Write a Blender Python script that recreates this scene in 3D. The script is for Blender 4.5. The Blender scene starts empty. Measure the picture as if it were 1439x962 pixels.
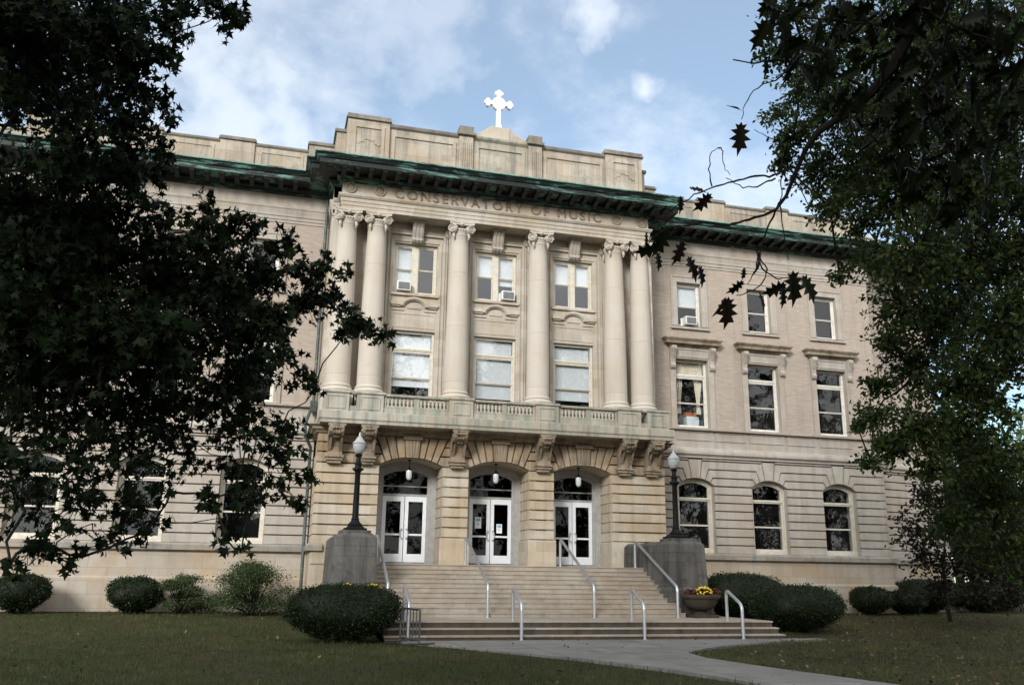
import bpy, bmesh, math, random
import numpy as np
from mathutils import Vector, Matrix
rad = math.radians
random.seed(7); RNG = np.random.default_rng(11)
S = bpy.context.scene
COL = S.collection

# ------------------------------------------------------------------ camera
CAM = Vector((-8.1262, -31.872, 1.6473))
YAW, PITCH, ROLL, FPX = 0.2619, 0.2603, 0.0126, 1235.68
fw = Vector((math.sin(YAW)*math.cos(PITCH), math.cos(YAW)*math.cos(PITCH), math.sin(PITCH)))
r0 = Vector((math.cos(YAW), -math.sin(YAW), 0)); u0 = r0.cross(fw)
rt = math.cos(ROLL)*r0 + math.sin(ROLL)*u0
up = -math.sin(ROLL)*r0 + math.cos(ROLL)*u0
cd = bpy.data.cameras.new('camera'); cam = bpy.data.objects.new('camera', cd); COL.objects.link(cam)
cam.matrix_world = Matrix(((rt.x, up.x, -fw.x, CAM.x), (rt.y, up.y, -fw.y, CAM.y), (rt.z, up.z, -fw.z, CAM.z), (0, 0, 0, 1)))
cd.sensor_fit = 'HORIZONTAL'; cd.sensor_width = 36; cd.lens = FPX/1439*36
cd.clip_start = 0.1; cd.clip_end = 3000
S.camera = cam
def ray(u, v):
    return (fw*FPX + rt*(u-719.5) - up*(v-481)).normalized()
def at(u, v, d):                       # a real point d metres from where the photographer stood
    return CAM + ray(u, v)*float(d)
def atY(u, v, Y):
    r = ray(u, v); return CAM + r*((Y-CAM.y)/r.y)

# ------------------------------------------------------------------ light
SUN_EL, SUN_AZ = 24.0, 36.0            # azimuth measured from -Y (towards the viewer) to the viewer's left
SUN_STRENGTH, SKY_STRENGTH, EXPOSURE = 2.3, 0.10, 0.70
sdir = Vector((-math.sin(rad(SUN_AZ))*math.cos(rad(SUN_EL)), -math.cos(rad(SUN_AZ))*math.cos(rad(SUN_EL)), math.sin(rad(SUN_EL))))
sd = bpy.data.lights.new('sun', 'SUN'); sd.energy = SUN_STRENGTH; sd.angle = rad(16); sd.color = (1, .975, .94)
sun = bpy.data.objects.new('sun', sd); COL.objects.link(sun)
sun.rotation_euler = (-sdir).to_track_quat('-Z', 'Y').to_euler(); sun.location = (-30, -60, 60)
W = bpy.data.worlds.new('World'); S.world = W; W.use_nodes = True
wn = W.node_tree.nodes; wl = W.node_tree.links; wn.clear()
def wnode(t, **k):
    n = wn.new(t)
    for a, b in k.items(): setattr(n, a, b)
    return n
def wmath(op, a, b=None):
    n = wnode('ShaderNodeMath', operation=op)
    for i, x in enumerate((a, b)):
        if x is None: continue
        if isinstance(x, (int, float)): n.inputs[i].default_value = x
        else: wl.new(x, n.inputs[i])
    return n.outputs[0]
sky = wnode('ShaderNodeTexSky', sky_type='NISHITA', sun_disc=False)
sky.sun_elevation = rad(SUN_EL); sky.sun_rotation = math.atan2(sdir.x, sdir.y); sky.air_density = 1.0; sky.dust_density = .6; sky.ozone_density = 1.0
tc = wnode('ShaderNodeTexCoord'); sx = wnode('ShaderNodeSeparateXYZ'); wl.new(tc.outputs['Generated'], sx.inputs[0])
den = wmath('ADD', wmath('MAXIMUM', sx.outputs[2], 0.0), .28)
cx_ = wmath('DIVIDE', sx.outputs[0], den); cy_ = wmath('DIVIDE', sx.outputs[1], den)
cv = wnode('ShaderNodeCombineXYZ'); wl.new(cx_, cv.inputs[0]); wl.new(cy_, cv.inputs[1])
n1 = wnode('ShaderNodeTexNoise'); wl.new(cv.outputs[0], n1.inputs['Vector']); n1.inputs['Scale'].default_value = 1.9; n1.inputs['Detail'].default_value = 9; n1.inputs['Roughness'].default_value = .6; n1.inputs['Distortion'].default_value = .35
n2 = wnode('ShaderNodeTexNoise'); wl.new(cv.outputs[0], n2.inputs['Vector']); n2.inputs['Scale'].default_value = 7; n2.inputs['Detail'].default_value = 8; n2.inputs['Roughness'].default_value = .65
mx = wmath('ADD', n1.outputs[0], wmath('MULTIPLY', wmath('SUBTRACT', n2.outputs[0], .5), .35))
cr = wnode('ShaderNodeMapRange', interpolation_type='SMOOTHSTEP'); wl.new(mx, cr.inputs[0]); cr.inputs[1].default_value = .40; cr.inputs[2].default_value = .68; cr.inputs[3].default_value = .20; cr.inputs[4].default_value = .62
# two small heaps of cloud standing in the sky beyond the roof
def puff(u, v, sharp, amp):
    d = ray(u, v)
    nz = wnode('ShaderNodeTexNoise'); wl.new(tc.outputs['Generated'], nz.inputs['Vector']); nz.inputs['Scale'].default_value = 22; nz.inputs['Detail'].default_value = 6
    dt = wnode('ShaderNodeVectorMath', operation='DISTANCE'); wl.new(tc.outputs['Generated'], dt.inputs[0]); dt.inputs[1].default_value = d
    q = wmath('ADD', dt.outputs['Value'], wmath('MULTIPLY', wmath('SUBTRACT', nz.outputs[0], .5), sharp*1.5))
    m = wnode('ShaderNodeMapRange', interpolation_type='SMOOTHSTEP'); wl.new(q, m.inputs[0]); m.inputs[1].default_value = sharp; m.inputs[2].default_value = 0; m.inputs[3].default_value = 0; m.inputs[4].default_value = amp
    return m.outputs[0]
cl = wmath('MAXIMUM', cr.outputs[0], wmath('MAXIMUM', puff(906, 118, .032, .85), wmath('MAXIMUM', puff(830, 15, .055, .65), puff(320, 165, .20, .62))))
cl = wmath('MAXIMUM', cl, puff(590, 30, .15, .42))
fill_bank = wnode('ShaderNodeMapRange', interpolation_type='SMOOTHSTEP'); wl.new(wmath('MULTIPLY', sx.outputs[1], -1.0), fill_bank.inputs[0]); fill_bank.inputs[1].default_value = -.1; fill_bank.inputs[2].default_value = .6; fill_bank.inputs[3].default_value = 0; fill_bank.inputs[4].default_value = .9  # unseen clouds behind the camera, brightened as soft fill on the facade
cl = wmath('MINIMUM', wmath('ADD', cl, wmath('MULTIPLY', fill_bank.outputs[0], wmath('ADD', mx, .25))), .95)
mixc = wnode('ShaderNodeMix', data_type='RGBA'); wl.new(cl, mixc.inputs['Factor']); tn = wnode('ShaderNodeMix', data_type='RGBA', blend_type='MULTIPLY'); tn.inputs['Factor'].default_value = 1; wl.new(sky.outputs[0], tn.inputs['A']); tn.inputs['B'].default_value = (.86, 1.12, 1.2, 1); wl.new(tn.outputs['Result'], mixc.inputs['A']); bb = wnode('ShaderNodeMix', data_type='RGBA'); wl.new(fill_bank.outputs[0], bb.inputs['Factor']); bb.inputs['A'].default_value = (7.6, 7.9, 8.2, 1); bb.inputs['B'].default_value = (10.5, 10.2, 9.8, 1); wl.new(bb.outputs['Result'], mixc.inputs['B'])
bg = wnode('ShaderNodeBackground'); wl.new(mixc.outputs['Result'], bg.inputs[0]); bg.inputs[1].default_value = SKY_STRENGTH
wo = wnode('ShaderNodeOutputWorld'); wl.new(bg.outputs[0], wo.inputs[0])
vs = S.view_settings; vs.view_transform = 'Standard'; vs.look = 'None'; vs.exposure = EXPOSURE; vs.gamma = 1; vs.use_curve_mapping = False
S.render.engine = 'CYCLES'
S.cycles.max_bounces = 8; S.cycles.transparent_max_bounces = 12; S.cycles.caustics_reflective = False; S.cycles.caustics_refractive = False

# ------------------------------------------------------------------ materials
class Mat:
    def __init__(s, name):
        s.m = bpy.data.materials.new(name); s.m.use_nodes = True
        s.n = s.m.node_tree.nodes; s.l = s.m.node_tree.links; s.b = s.n['Principled BSDF']
        s.tc = s.n.new('ShaderNodeTexCoord')
    def node(s, t, **k):
        n = s.n.new(t)
        for a, b in k.items(): setattr(n, a, b)
        return n
    def vec(s, scale=(1, 1, 1)):
        mp = s.node('ShaderNodeMapping'); mp.inputs['Scale'].default_value = scale; s.l.new(s.tc.outputs['Object'], mp.inputs[0]); return mp.outputs[0]
    def noise(s, sc, scale=(1, 1, 1), det=5, rough=.6, dist=0):
        n = s.node('ShaderNodeTexNoise'); s.l.new(s.vec(scale), n.inputs['Vector'])
        n.inputs['Scale'].default_value = sc; n.inputs['Detail'].default_value = det; n.inputs['Roughness'].default_value = rough; n.inputs['Distortion'].default_value = dist
        return n.outputs[0]
    def rng(s, f, a, b, c=0., d=1.):
        m = s.node('ShaderNodeMapRange'); s.l.new(f, m.inputs[0])
        for i, x in enumerate((a, b, c, d)): m.inputs[i+1].default_value = x
        return m.outputs[0]
    def mix(s, f, A, B, bt='MIX'):
        m = s.node('ShaderNodeMix', data_type='RGBA', blend_type=bt)
        for k, x in (('Factor', f), ('A', A), ('B', B)):
            if isinstance(x, (int, float)): m.inputs[k].default_value = x
            elif isinstance(x, tuple): m.inputs[k].default_value = (*x, 1) if len(x) == 3 else x
            else: s.l.new(x, m.inputs[k])
        return m.outputs['Result']
    def color(s, c):
        if isinstance(c, tuple): s.b.inputs['Base Color'].default_value = (*c, 1)
        else: s.l.new(c, s.b.inputs['Base Color'])
    def bump(s, h, strength=.3, dist=.02):
        b = s.node('ShaderNodeBump'); b.inputs['Strength'].default_value = strength; b.inputs['Distance'].default_value = dist
        s.l.new(h, b.inputs['Height']); s.l.new(b.outputs[0], s.b.inputs['Normal'])
    def set(s, rough=.6, metal=0, spec=.5):
        s.b.inputs['Roughness'].default_value = rough; s.b.inputs['Metallic'].default_value = metal
        s.b.inputs['Specular IOR Level'].default_value = spec; return s
def plain(name, c, rough=.6, metal=0, spec=.5, var=.12, sc=6):
    m = Mat(name).set(rough, metal, spec)
    n = m.noise(sc, det=4)
    m.color(m.mix(m.rng(n, .35, .7), tuple(x*(1-var) for x in c), tuple(min(1, x*(1+var)) for x in c)))
    return m.m
def stone(name, base, dark, warm, streak=.45, joints=None, green=0., bl=.10, spec=.3, soot=.35):
    m = Mat(name).set(.88, 0, spec)
    big = m.noise(.55, det=6, rough=.65, dist=.5)
    c = m.mix(m.rng(big, .42, .62), base, warm)
    blk = m.node('ShaderNodeTexBrick'); sep = m.node('ShaderNodeSeparateXYZ'); m.l.new(m.tc.outputs['Object'], sep.inputs[0])
    ad = m.node('ShaderNodeMath', operation='ADD'); m.l.new(sep.outputs[0], ad.inputs[0]); m.l.new(sep.outputs[1], ad.inputs[1])
    cb = m.node('ShaderNodeCombineXYZ'); m.l.new(ad.outputs[0], cb.inputs[0]); m.l.new(sep.outputs[2], cb.inputs[1])
    m.l.new(cb.outputs[0], blk.inputs['Vector'])
    bw, bh = joints if joints else (1.35, .365)
    blk.inputs['Color1'].default_value = (1, 1, 1, 1); blk.inputs['Color2'].default_value = (1-bl*2, 1-bl*2.3, 1-bl*2.8, 1)
    blk.inputs['Mortar'].default_value = (.62, .58, .52, 1) if joints else (.9, .88, .86, 1)
    blk.inputs['Scale'].default_value = 1; blk.inputs['Mortar Size'].default_value = .006 if joints else .003
    blk.inputs['Brick Width'].default_value = bw; blk.inputs['Row Height'].default_value = bh; blk.inputs['Bias'].default_value = 0
    c = m.mix(1., c, blk.outputs['Color'], 'MULTIPLY')
    st = m.noise(1.1, (3.2, 3.2, .22), det=6, rough=.62)
    c = m.mix(m.rng(st, .47, .70, 0, streak), c, dark)
    so = m.noise(2.2, det=8, rough=.72)
    c = m.mix(m.rng(so, .52, .74, 0, soot), c, dark)
    if green:
        g = m.noise(1.3, (3.0, 3.0, .28), det=8, rough=.72)
        c = m.mix(m.rng(g, .50, .68, 0, green), c, (.15, .25, .20))
    m.color(c)
    m.bump(m.noise(28, det=6, rough=.7), .25, .012)
    return m.m
M = {}
M['lime'] = stone('pale_limestone', (.52, .485, .43), (.24, .215, .19), (.48, .42, .335), .45, bl=.10, soot=.42)
M['column'] = stone('column_limestone', (.52, .48, .425), (.32, .285, .25), (.50, .445, .37), .25, joints=(30, 2.2), bl=.02, soot=.2)
M['rust'] = stone('tawny_limestone', (.54, .49, .41), (.26, .215, .165), (.49, .40, .285), .5, bl=.10, soot=.45)
M['vouss'] = stone('stained_shaded_arch_limestone', (.40, .335, .25), (.12, .09, .065), (.36, .265, .17), .85, bl=.12, soot=.8)  # water stains plus balcony shade, both put into the arch stone colour
M['wing'] = stone('wing_limestone', (.45, .42, .38), (.22, .2, .18), (.42, .365, .305), .45, bl=.06, soot=.42)
M['plinth'] = stone('plinth_ashlar', (.44, .40, .345), (.22, .19, .16), (.43, .34, .235), .35, joints=(1.25, .45), bl=.07)
M['parapet'] = stone('parapet_limestone', (.47, .43, .365), (.16, .155, .145), (.44, .365, .285), .75, joints=(1.15, .55), soot=.8)
M['wtable'] = stone('weathered_water_table', (.33, .315, .29), (.12, .115, .105), (.38, .335, .28), .6, soot=.75)
M['coping'] = stone('weathered_coping', (.20, .19, .175), (.085, .083, .078), (.28, .25, .21), .6, soot=.7)
M['ledge'] = stone('green_stained_ledge', (.45, .42, .365), (.13, .14, .12), (.42, .38, .31), .75, green=.7, soot=.5, joints=(1.1, 3))
M['stainpanel'] = stone('stained_attic_panel', (.46, .43, .37), (.15, .145, .13), (.42, .34, .26), .8, green=.55, soot=.8)
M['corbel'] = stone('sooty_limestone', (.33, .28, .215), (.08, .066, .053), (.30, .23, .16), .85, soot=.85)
M['pedestal'] = stone('grey_pedestal_stone', (.115, .112, .108), (.035, .034, .033), (.18, .17, .155), .85, joints=(1.32, 1.1), soot=.8, spec=.2)
M['step'] = stone('step_limestone', (.44, .40, .345), (.19, .165, .14), (.40, .335, .265), .35, joints=(1.7, 5), bl=.10, soot=.5)
M['steplow'] = stone('dark_step_stone', (.10, .088, .075), (.035, .03, .026), (.12, .09, .065), .7, joints=(1.7, 5), soot=.8)  # darker stone, showing on the lower risers beneath paler treads
M['letter'] = plain('carved_letter', (.25, .185, .12), .9, spec=.2, var=.35)
M['roundel'] = plain('carved_roundel', (.30, .255, .20), .9, spec=.2)
M['cream'] = plain('cream_paint', (.60, .56, .47), .5)
M['white'] = plain('white_paint', (.70, .68, .62), .5)
M['door'] = plain('silver_door_paint', (.78, .81, .84), .35, var=.04)
M['dframe'] = plain('grey_door_frame', (.36, .36, .35), .5)
M['iron'] = plain('black_iron', (.006, .006, .0065), .5, spec=.2, var=.3)
M['steel'] = Mat('galvanised_pipe').set(.38, .85).m
M['steel'].node_tree.nodes['Principled BSDF'].inputs['Base Color'].default_value = (.60, .62, .65, 1)
M['rackm'] = plain('dull_rack_steel', (.11, .11, .115), .45, .6)
M['acw'] = plain('ac_casing', (.68, .68, .66), .5)
M['acg'] = plain('ac_grille', (.22, .23, .24), .6)
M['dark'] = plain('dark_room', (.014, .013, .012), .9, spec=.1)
M['blind'] = plain('white_blind', (.68, .73, .76), .8, var=.05)
M['cross'] = plain('white_cross', (.84, .84, .82), .6, var=.04)
M['curtain'] = plain('ivory_curtain', (.66, .58, .44), .85)
M['bark'] = plain('dark_bark', (.028, .023, .019), .9, spec=.2, var=.4)
M['twig'] = plain('twig_bark', (.020, .017, .015), .9, spec=.2, var=.3)
M['soil'] = plain('soil', (.04, .03, .022), .95, spec=.1, var=.4)
M['yellow'] = plain('yellow_petals', (.80, .56, .03), .7)
M['red'] = plain('maroon_petals', (.09, .010, .014), .7)
M['urn'] = stone('mossy_urn_stone', (.06, .05, .04), (.025, .022, .018), (.075, .056, .038), .7, soot=.7)
M['lampglass'] = plain('grey_lamp_glass', (.40, .42, .42), .2, var=.08)
M['globe'] = plain('frosted_globe', (.62, .65, .66), .25, var=.06)
M['paperb'] = plain('blue_paper', (.35, .55, .72), .7, var=.03)
M['paperw'] = plain('white_paper', (.82, .84, .85), .7, var=.03)
M['paperd'] = plain('print_ink', (.05, .16, .28), .7)
M['orange'] = plain('orange_box', (.42, .12, .03), .7)
# brick
m = Mat('buff_roman_brick').set(.9, 0, .25)
sep = m.node('ShaderNodeSeparateXYZ'); m.l.new(m.tc.outputs['Object'], sep.inputs[0])
ad = m.node('ShaderNodeMath', operation='ADD'); m.l.new(sep.outputs[0], ad.inputs[0]); m.l.new(sep.outputs[1], ad.inputs[1])
cb = m.node('ShaderNodeCombineXYZ'); m.l.new(ad.outputs[0], cb.inputs[0]); m.l.new(sep.outputs[2], cb.inputs[1])
bk = m.node('ShaderNodeTexBrick'); m.l.new(cb.outputs[0], bk.inputs['Vector'])
bk.inputs['Color1'].default_value = (.46, .392, .328, 1); bk.inputs['Color2'].default_value = (.37, .305, .25, 1); bk.inputs['Mortar'].default_value = (.35, .305, .27, 1)
bk.inputs['Scale'].default_value = 1; bk.inputs['Mortar Size'].default_value = .009; bk.inputs['Brick Width'].default_value = .30; bk.inputs['Row Height'].default_value = .062
c = m.mix(m.rng(m.noise(.7, det=6), .4, .75, 0, .4), bk.outputs['Color'], (.37, .32, .275))
c = m.mix(m.rng(m.noise(1.0, (3, 3, .25), det=6), .5, .72, 0, .45), c, (.24, .20, .17))
m.color(c); m.bump(bk.outputs['Fac'], .35, -.012); M['brick'] = m.m
# copper
def copper(name, thr, dark=(.010, .022, .019), green=(.22, .47, .39)):
    m = Mat(name).set(.55, 0, .4)
    a = m.noise(1.3, (.55, .55, 4.5), det=9, rough=.75, dist=.4)
    b = m.noise(7, (1, 1, 2), det=6, rough=.7)
    c = m.mix(m.rng(b, .3, .75), dark, tuple(x*2.2 for x in dark))
    c = m.mix(m.rng(a, thr, thr+.07), c, m.mix(m.rng(b, .35, .65), tuple(x*.5 for x in green), green))
    m.color(c); return m.m
M['copper'] = copper('dark_copper', .51, dark=(.004, .0075, .0068), green=(.15, .34, .28))  # dark base deepened to hold the cornice's underside shade
M['copedge'] = copper('verdigris_edge', .40, green=(.26, .48, .42))
M['copdark'] = copper('shadowed_copper', .72)
M['modil'] = copper('shaded_modillion_copper', .60, dark=(.0035, .006, .0055), green=(.10, .2, .17))  # near-black base paints the soffit's deep shade into the modillions
M['pipe'] = copper('downspout_copper', .52, dark=(.03, .04, .036), green=(.11, .17, .145))
# glass
def glass(name, refl=.10, tint=(.93, .95, .96)):
    m = Mat(name); m.n.remove(m.b)
    t = m.node('ShaderNodeBsdfTransparent'); t.inputs[0].default_value = (*tint, 1)
    g = m.node('ShaderNodeBsdfGlossy'); g.inputs['Roughness'].default_value = .015; g.inputs[0].default_value = (.95, .97, 1, 1)
    nz = m.noise(1.6, det=2); bp = m.node('ShaderNodeBump'); bp.inputs['Strength'].default_value = .08; bp.inputs['Distance'].default_value = .03; m.l.new(nz, bp.inputs['Height']); m.l.new(bp.outputs[0], g.inputs['Normal'])
    x = m.node('ShaderNodeMixShader'); x.inputs[0].default_value = refl; m.l.new(t.outputs[0], x.inputs[1]); m.l.new(g.outputs[0], x.inputs[2])
    m.l.new(x.outputs[0], m.n['Material Output'].inputs[0]); return m.m
M['glass'] = glass('window_glass', .07)
M['shadeglass'] = glass('shaded_window_glass', .13, (.97, .98, .985))
M['doorglass'] = glass('door_glass', .025, (.35, .36, .36))
# foliage
def leafmat(name, a, b, rough=.5, trans=.25, spec=.35):
    m = Mat(name).set(rough, 0, spec)
    at_ = m.node('ShaderNodeAttribute', attribute_name='tint')
    c = m.mix(at_.outputs['Fac'], a, b); m.color(c)
    if trans:
        t = m.node('ShaderNodeBsdfTranslucent'); m.l.new(m.mix(1., c, (1.3, 1.5, .6), 'MULTIPLY'), t.inputs[0])
        x = m.node('ShaderNodeMixShader'); x.inputs[0].default_value = trans
        m.l.new(m.b.outputs[0], x.inputs[1]); m.l.new(t.outputs[0], x.inputs[2]); m.l.new(x.outputs[0], m.n['Material Output'].inputs[0])
    return m.m
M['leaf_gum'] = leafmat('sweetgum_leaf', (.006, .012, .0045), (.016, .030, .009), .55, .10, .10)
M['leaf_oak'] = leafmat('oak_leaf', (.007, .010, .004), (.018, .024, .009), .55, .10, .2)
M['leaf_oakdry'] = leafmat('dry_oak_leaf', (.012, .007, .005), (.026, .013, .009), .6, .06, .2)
M['leaf_right'] = leafmat('maple_leaf', (.018, .034, .009), (.062, .090, .022), .55, .24, .18)
M['leaf_purple'] = leafmat('dusky_leaf', (.013, .012, .008), (.030, .025, .015), .6, .10, .15)
M['leaf_far'] = leafmat('far_leaf', (.045, .075, .02), (.12, .16, .045), .6, .3)
M['leaf_yew'] = leafmat('yew_needle', (.007, .014, .004), (.032, .050, .014), .6, .05, .25)
M['leaf_juniper'] = leafmat('juniper_needle', (.022, .042, .014), (.085, .115, .045), .65, .1, .25)
M['leaf_weed'] = leafmat('weed_leaf', (.06, .09, .02), (.13, .16, .04), .6, .2)
M['grassblade'] = leafmat('grass_blade', (.020, .034, .008), (.095, .100, .040), .6, .2, .25)
M['litter'] = leafmat('fallen_leaf', (.030, .018, .010), (.26, .17, .11), .8, 0, .2)
M['mumleaf'] = leafmat('mum_leaf', (.02, .035, .012), (.04, .06, .02), .6, .1)
m = Mat('lawn').set(.95, 0, .15)
pz = m.noise(.28, det=8, rough=.72); pf = m.noise(5, det=8, rough=.75)
gx = m.node('ShaderNodeSeparateXYZ'); m.l.new(m.tc.outputs['Object'], gx.inputs[0])
dry = m.rng(gx.outputs[0], -6, 9, 0, .6)
c = m.mix(m.rng(pf, .3, .7), (.016, .026, .007), (.070, .078, .026))
q = m.node('ShaderNodeMath', operation='ADD'); m.l.new(m.rng(pz, .42, .60, 0, .7), q.inputs[0]); m.l.new(dry, q.inputs[1]); q.use_clamp = True
c = m.mix(q.outputs[0], c, m.mix(m.rng(pf, .35, .65), (.055, .044, .022), (.10, .078, .042)))
m.color(c); m.bump(m.noise(40, det=6, rough=.8), .7, .05); M['lawn'] = m.m
m = Mat('concrete_path').set(.9, 0, .25)
c = m.mix(m.rng(m.noise(1.2, det=8, rough=.7), .35, .7), (.21, .20, .185), (.31, .295, .27))
c = m.mix(m.rng(m.noise(.5, det=4, dist=1), .56, .7, 0, .5), c, (.12, .112, .10)); m.color(c)
jt = m.node('ShaderNodeTexBrick'); m.l.new(m.tc.outputs['Object'], jt.inputs['Vector']); jt.offset = 0
for k_, v_ in (('Scale', 1), ('Mortar Size', .012), ('Brick Width', 1.7), ('Row Height', 1.5)): jt.inputs[k_].default_value = v_
jt.inputs['Color1'].default_value = (1, 1, 1, 1); jt.inputs['Color2'].default_value = (.86, .86, .85, 1); jt.inputs['Mortar'].default_value = (.35, .34, .32, 1)
c = m.mix(1., c, jt.outputs['Color'], 'MULTIPLY'); m.color(c)
m.bump(m.noise(60, det=4), .2, .01); M['path'] = m.m

# ------------------------------------------------------------------ geometry helpers
def wloc(o):
    v = Vector((0, 0, 0))
    while o: v += o.location; o = o.parent
    return v
class MB:
    def __init__(s): s.v = []; s.f = []
    def add(s, vs, fs):
        b = len(s.v); s.v += [tuple(x) for x in vs]; s.f += [tuple(i+b for i in f) for f in fs]; return s
    def box(s, x0, x1, y0, y1, z0, z1):
        return s.add([(x0, y0, z0), (x1, y0, z0), (x1, y1, z0), (x0, y1, z0), (x0, y0, z1), (x1, y0, z1), (x1, y1, z1), (x0, y1, z1)],
                     [(0, 3, 2, 1), (4, 5, 6, 7), (0, 1, 5, 4), (1, 2, 6, 5), (2, 3, 7, 6), (3, 0, 4, 7)])
    def frustum(s, cx, cy, a0, b0, z0, a1, b1, z1):
        v = [(cx+sx*a, cy+sy*b, z) for a, b, z in ((a0, b0, z0), (a1, b1, z1)) for sx, sy in ((-1, -1), (1, -1), (1, 1), (-1, 1))]
        return s.add(v, [(0, 3, 2, 1), (4, 5, 6, 7), (0, 1, 5, 4), (1, 2, 6, 5), (2, 3, 7, 6), (3, 0, 4, 7)])
    def prism(s, poly, y0, y1):          # poly in x,z, counter-clockwise seen from the front
        n = len(poly)
        return s.add([(x, y0, z) for x, z in poly]+[(x, y1, z) for x, z in poly],
                     [tuple(range(n)), tuple(range(2*n-1, n-1, -1))]+[(i, i+n, (i+1) % n+n, (i+1) % n) for i in range(n)])
    def prism_x(s, poly, x0, x1):        # poly in y,z
        n = len(poly)
        return s.add([(x0, y, z) for y, z in poly]+[(x1, y, z) for y, z in poly],
                     [tuple(range(n-1, -1, -1)), tuple(range(n, 2*n))]+[(i, (i+1) % n, (i+1) % n+n, i+n) for i in range(n)])
    def prism_z(s, poly, z0, z1):
        n = len(poly)
        return s.add([(x, y, z0) for x, y in poly]+[(x, y, z1) for x, y in poly],
                     [tuple(range(n-1, -1, -1)), tuple(range(n, 2*n))]+[(i, (i+1) % n, (i+1) % n+n, i+n) for i in range(n)])
    def ring(s, outer, inner, y0, y1):   # closed frame between two outlines with equal counts (x,z)
        n = len(outer); V = []
        for y in (y0, y1): V += [(x, y, z) for x, z in outer]+[(x, y, z) for x, z in inner]
        F = []
        for i in range(n):
            j = (i+1) % n
            F += [(i, j, n+j, n+i), (2*n+i, 3*n+i, 3*n+j, 2*n+j), (i, 2*n+i, 2*n+j, j), (n+i, n+j, 3*n+j, 3*n+i)]
        return s.add(V, F)
    def lathe(s, prof, cx, cy, z0=0, n=24, cap=True):
        V = []; F = []
        for r, z in prof:
            for k in range(n):
                a = 2*math.pi*k/n; V.append((cx+r*math.cos(a), cy+r*math.sin(a), z0+z))
        for i in range(len(prof)-1):
            for k in range(n):
                F.append((i*n+k, i*n+(k+1) % n, (i+1)*n+(k+1) % n, (i+1)*n+k))
        if cap: F += [tuple(range(n-1, -1, -1)), tuple(range((len(prof)-1)*n, len(prof)*n))]
        return s.add(V, F)
    def tube(s, pts, rs, n=8, cap=True):
        pts = [Vector(p) for p in pts]
        if isinstance(rs, (int, float)): rs = [rs]*len(pts)
        V = []; F = []; prev = None
        for i, p in enumerate(pts):
            d = (pts[min(i+1, len(pts)-1)]-pts[max(i-1, 0)])
            if d.length < 1e-9: d = Vector((0, 0, 1))
            d.normalize()
            if prev is None: a = d.orthogonal().normalized()
            else:
                a = prev-d*prev.dot(d); a = a.normalized() if a.length > 1e-6 else d.orthogonal().normalized()
            prev = a; b = d.cross(a)
            for k in range(n):
                t = 2*math.pi*k/n; V.append(p+float(rs[i])*(math.cos(t)*a+math.sin(t)*b))
        for i in range(len(pts)-1):
            for k in range(n): F.append((i*n+k, i*n+(k+1) % n, (i+1)*n+(k+1) % n, (i+1)*n+k))
        if cap: F += [tuple(range(n-1, -1, -1)), tuple(range((len(pts)-1)*n, len(pts)*n))]
        return s.add(V, F)
    def sweep(s, path, prof):            # path: plan points walked left to right, outside on the right hand
        P = [Vector((x, y)) for x, y in path]; N = len(P); k = len(prof); V = []; F = []
        for i in range(N):
            def nrm(a, b): d = (b-a).normalized(); return Vector((d.y, -d.x))
            if i == 0: m = nrm(P[0], P[1])
            elif i == N-1: m = nrm(P[-2], P[-1])
            else:
                n1, n2 = nrm(P[i-1], P[i]), nrm(P[i], P[i+1]); m = (n1+n2); m = m/max(.3, (1+n1.dot(n2)))
            for o, z in prof: V.append((P[i].x+m.x*o, P[i].y+m.y*o, z))
        for i in range(N-1):
            for j in range(k-1): F.append((i*k+j, (i+1)*k+j, (i+1)*k+j+1, i*k+j+1))
        F += [tuple(range(k)), tuple(range((N-1)*k+k-1, (N-1)*k-1, -1))]
        return s.add(V, F)
    def build(s, name, mat, parent=None, smooth=False, bevel=0):
        me = bpy.data.meshes.new(name); off = wloc(parent) if parent else Vector((0, 0, 0))
        me.from_pydata([(x-off.x, y-off.y, z-off.z) for x, y, z in s.v], [], s.f); me.materials.append(M[mat])
        bm = bmesh.new(); bm.from_mesh(me); bmesh.ops.recalc_face_normals(bm, faces=bm.faces); bm.to_mesh(me); bm.free()
        if smooth:
            me.shade_smooth() if hasattr(me, 'shade_smooth') else None
        o = bpy.data.objects.new(name, me); COL.objects.link(o)
        if parent: o.parent = parent
        if smooth == 'auto':
            try: me.set_sharp_from_angle(angle=rad(40))
            except Exception: pass
        if bevel:
            b = o.modifiers.new('bevel', 'BEVEL'); b.width = bevel; b.segments = 2; b.limit_method = 'ANGLE'; b.angle_limit = rad(40)
        return o
def tag(o, label, cat, group=None):
    o['label'] = label; o['category'] = cat
    if group: o['group'] = group
    return o
def empty(name, loc, label, cat, group=None):
    o = bpy.data.objects.new(name, None); COL.objects.link(o); o.location = loc; o.empty_display_size = .3
    return tag(o, label, cat, group)
def dup(root, loc, label):
    r = root.copy(); COL.objects.link(r); r.location = loc; r['label'] = label
    for ch in list(root.children):
        c = ch.copy(); COL.objects.link(c); c.parent = r
        for g in list(ch.children):
            d = g.copy(); COL.objects.link(d); d.parent = c
    return r
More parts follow.
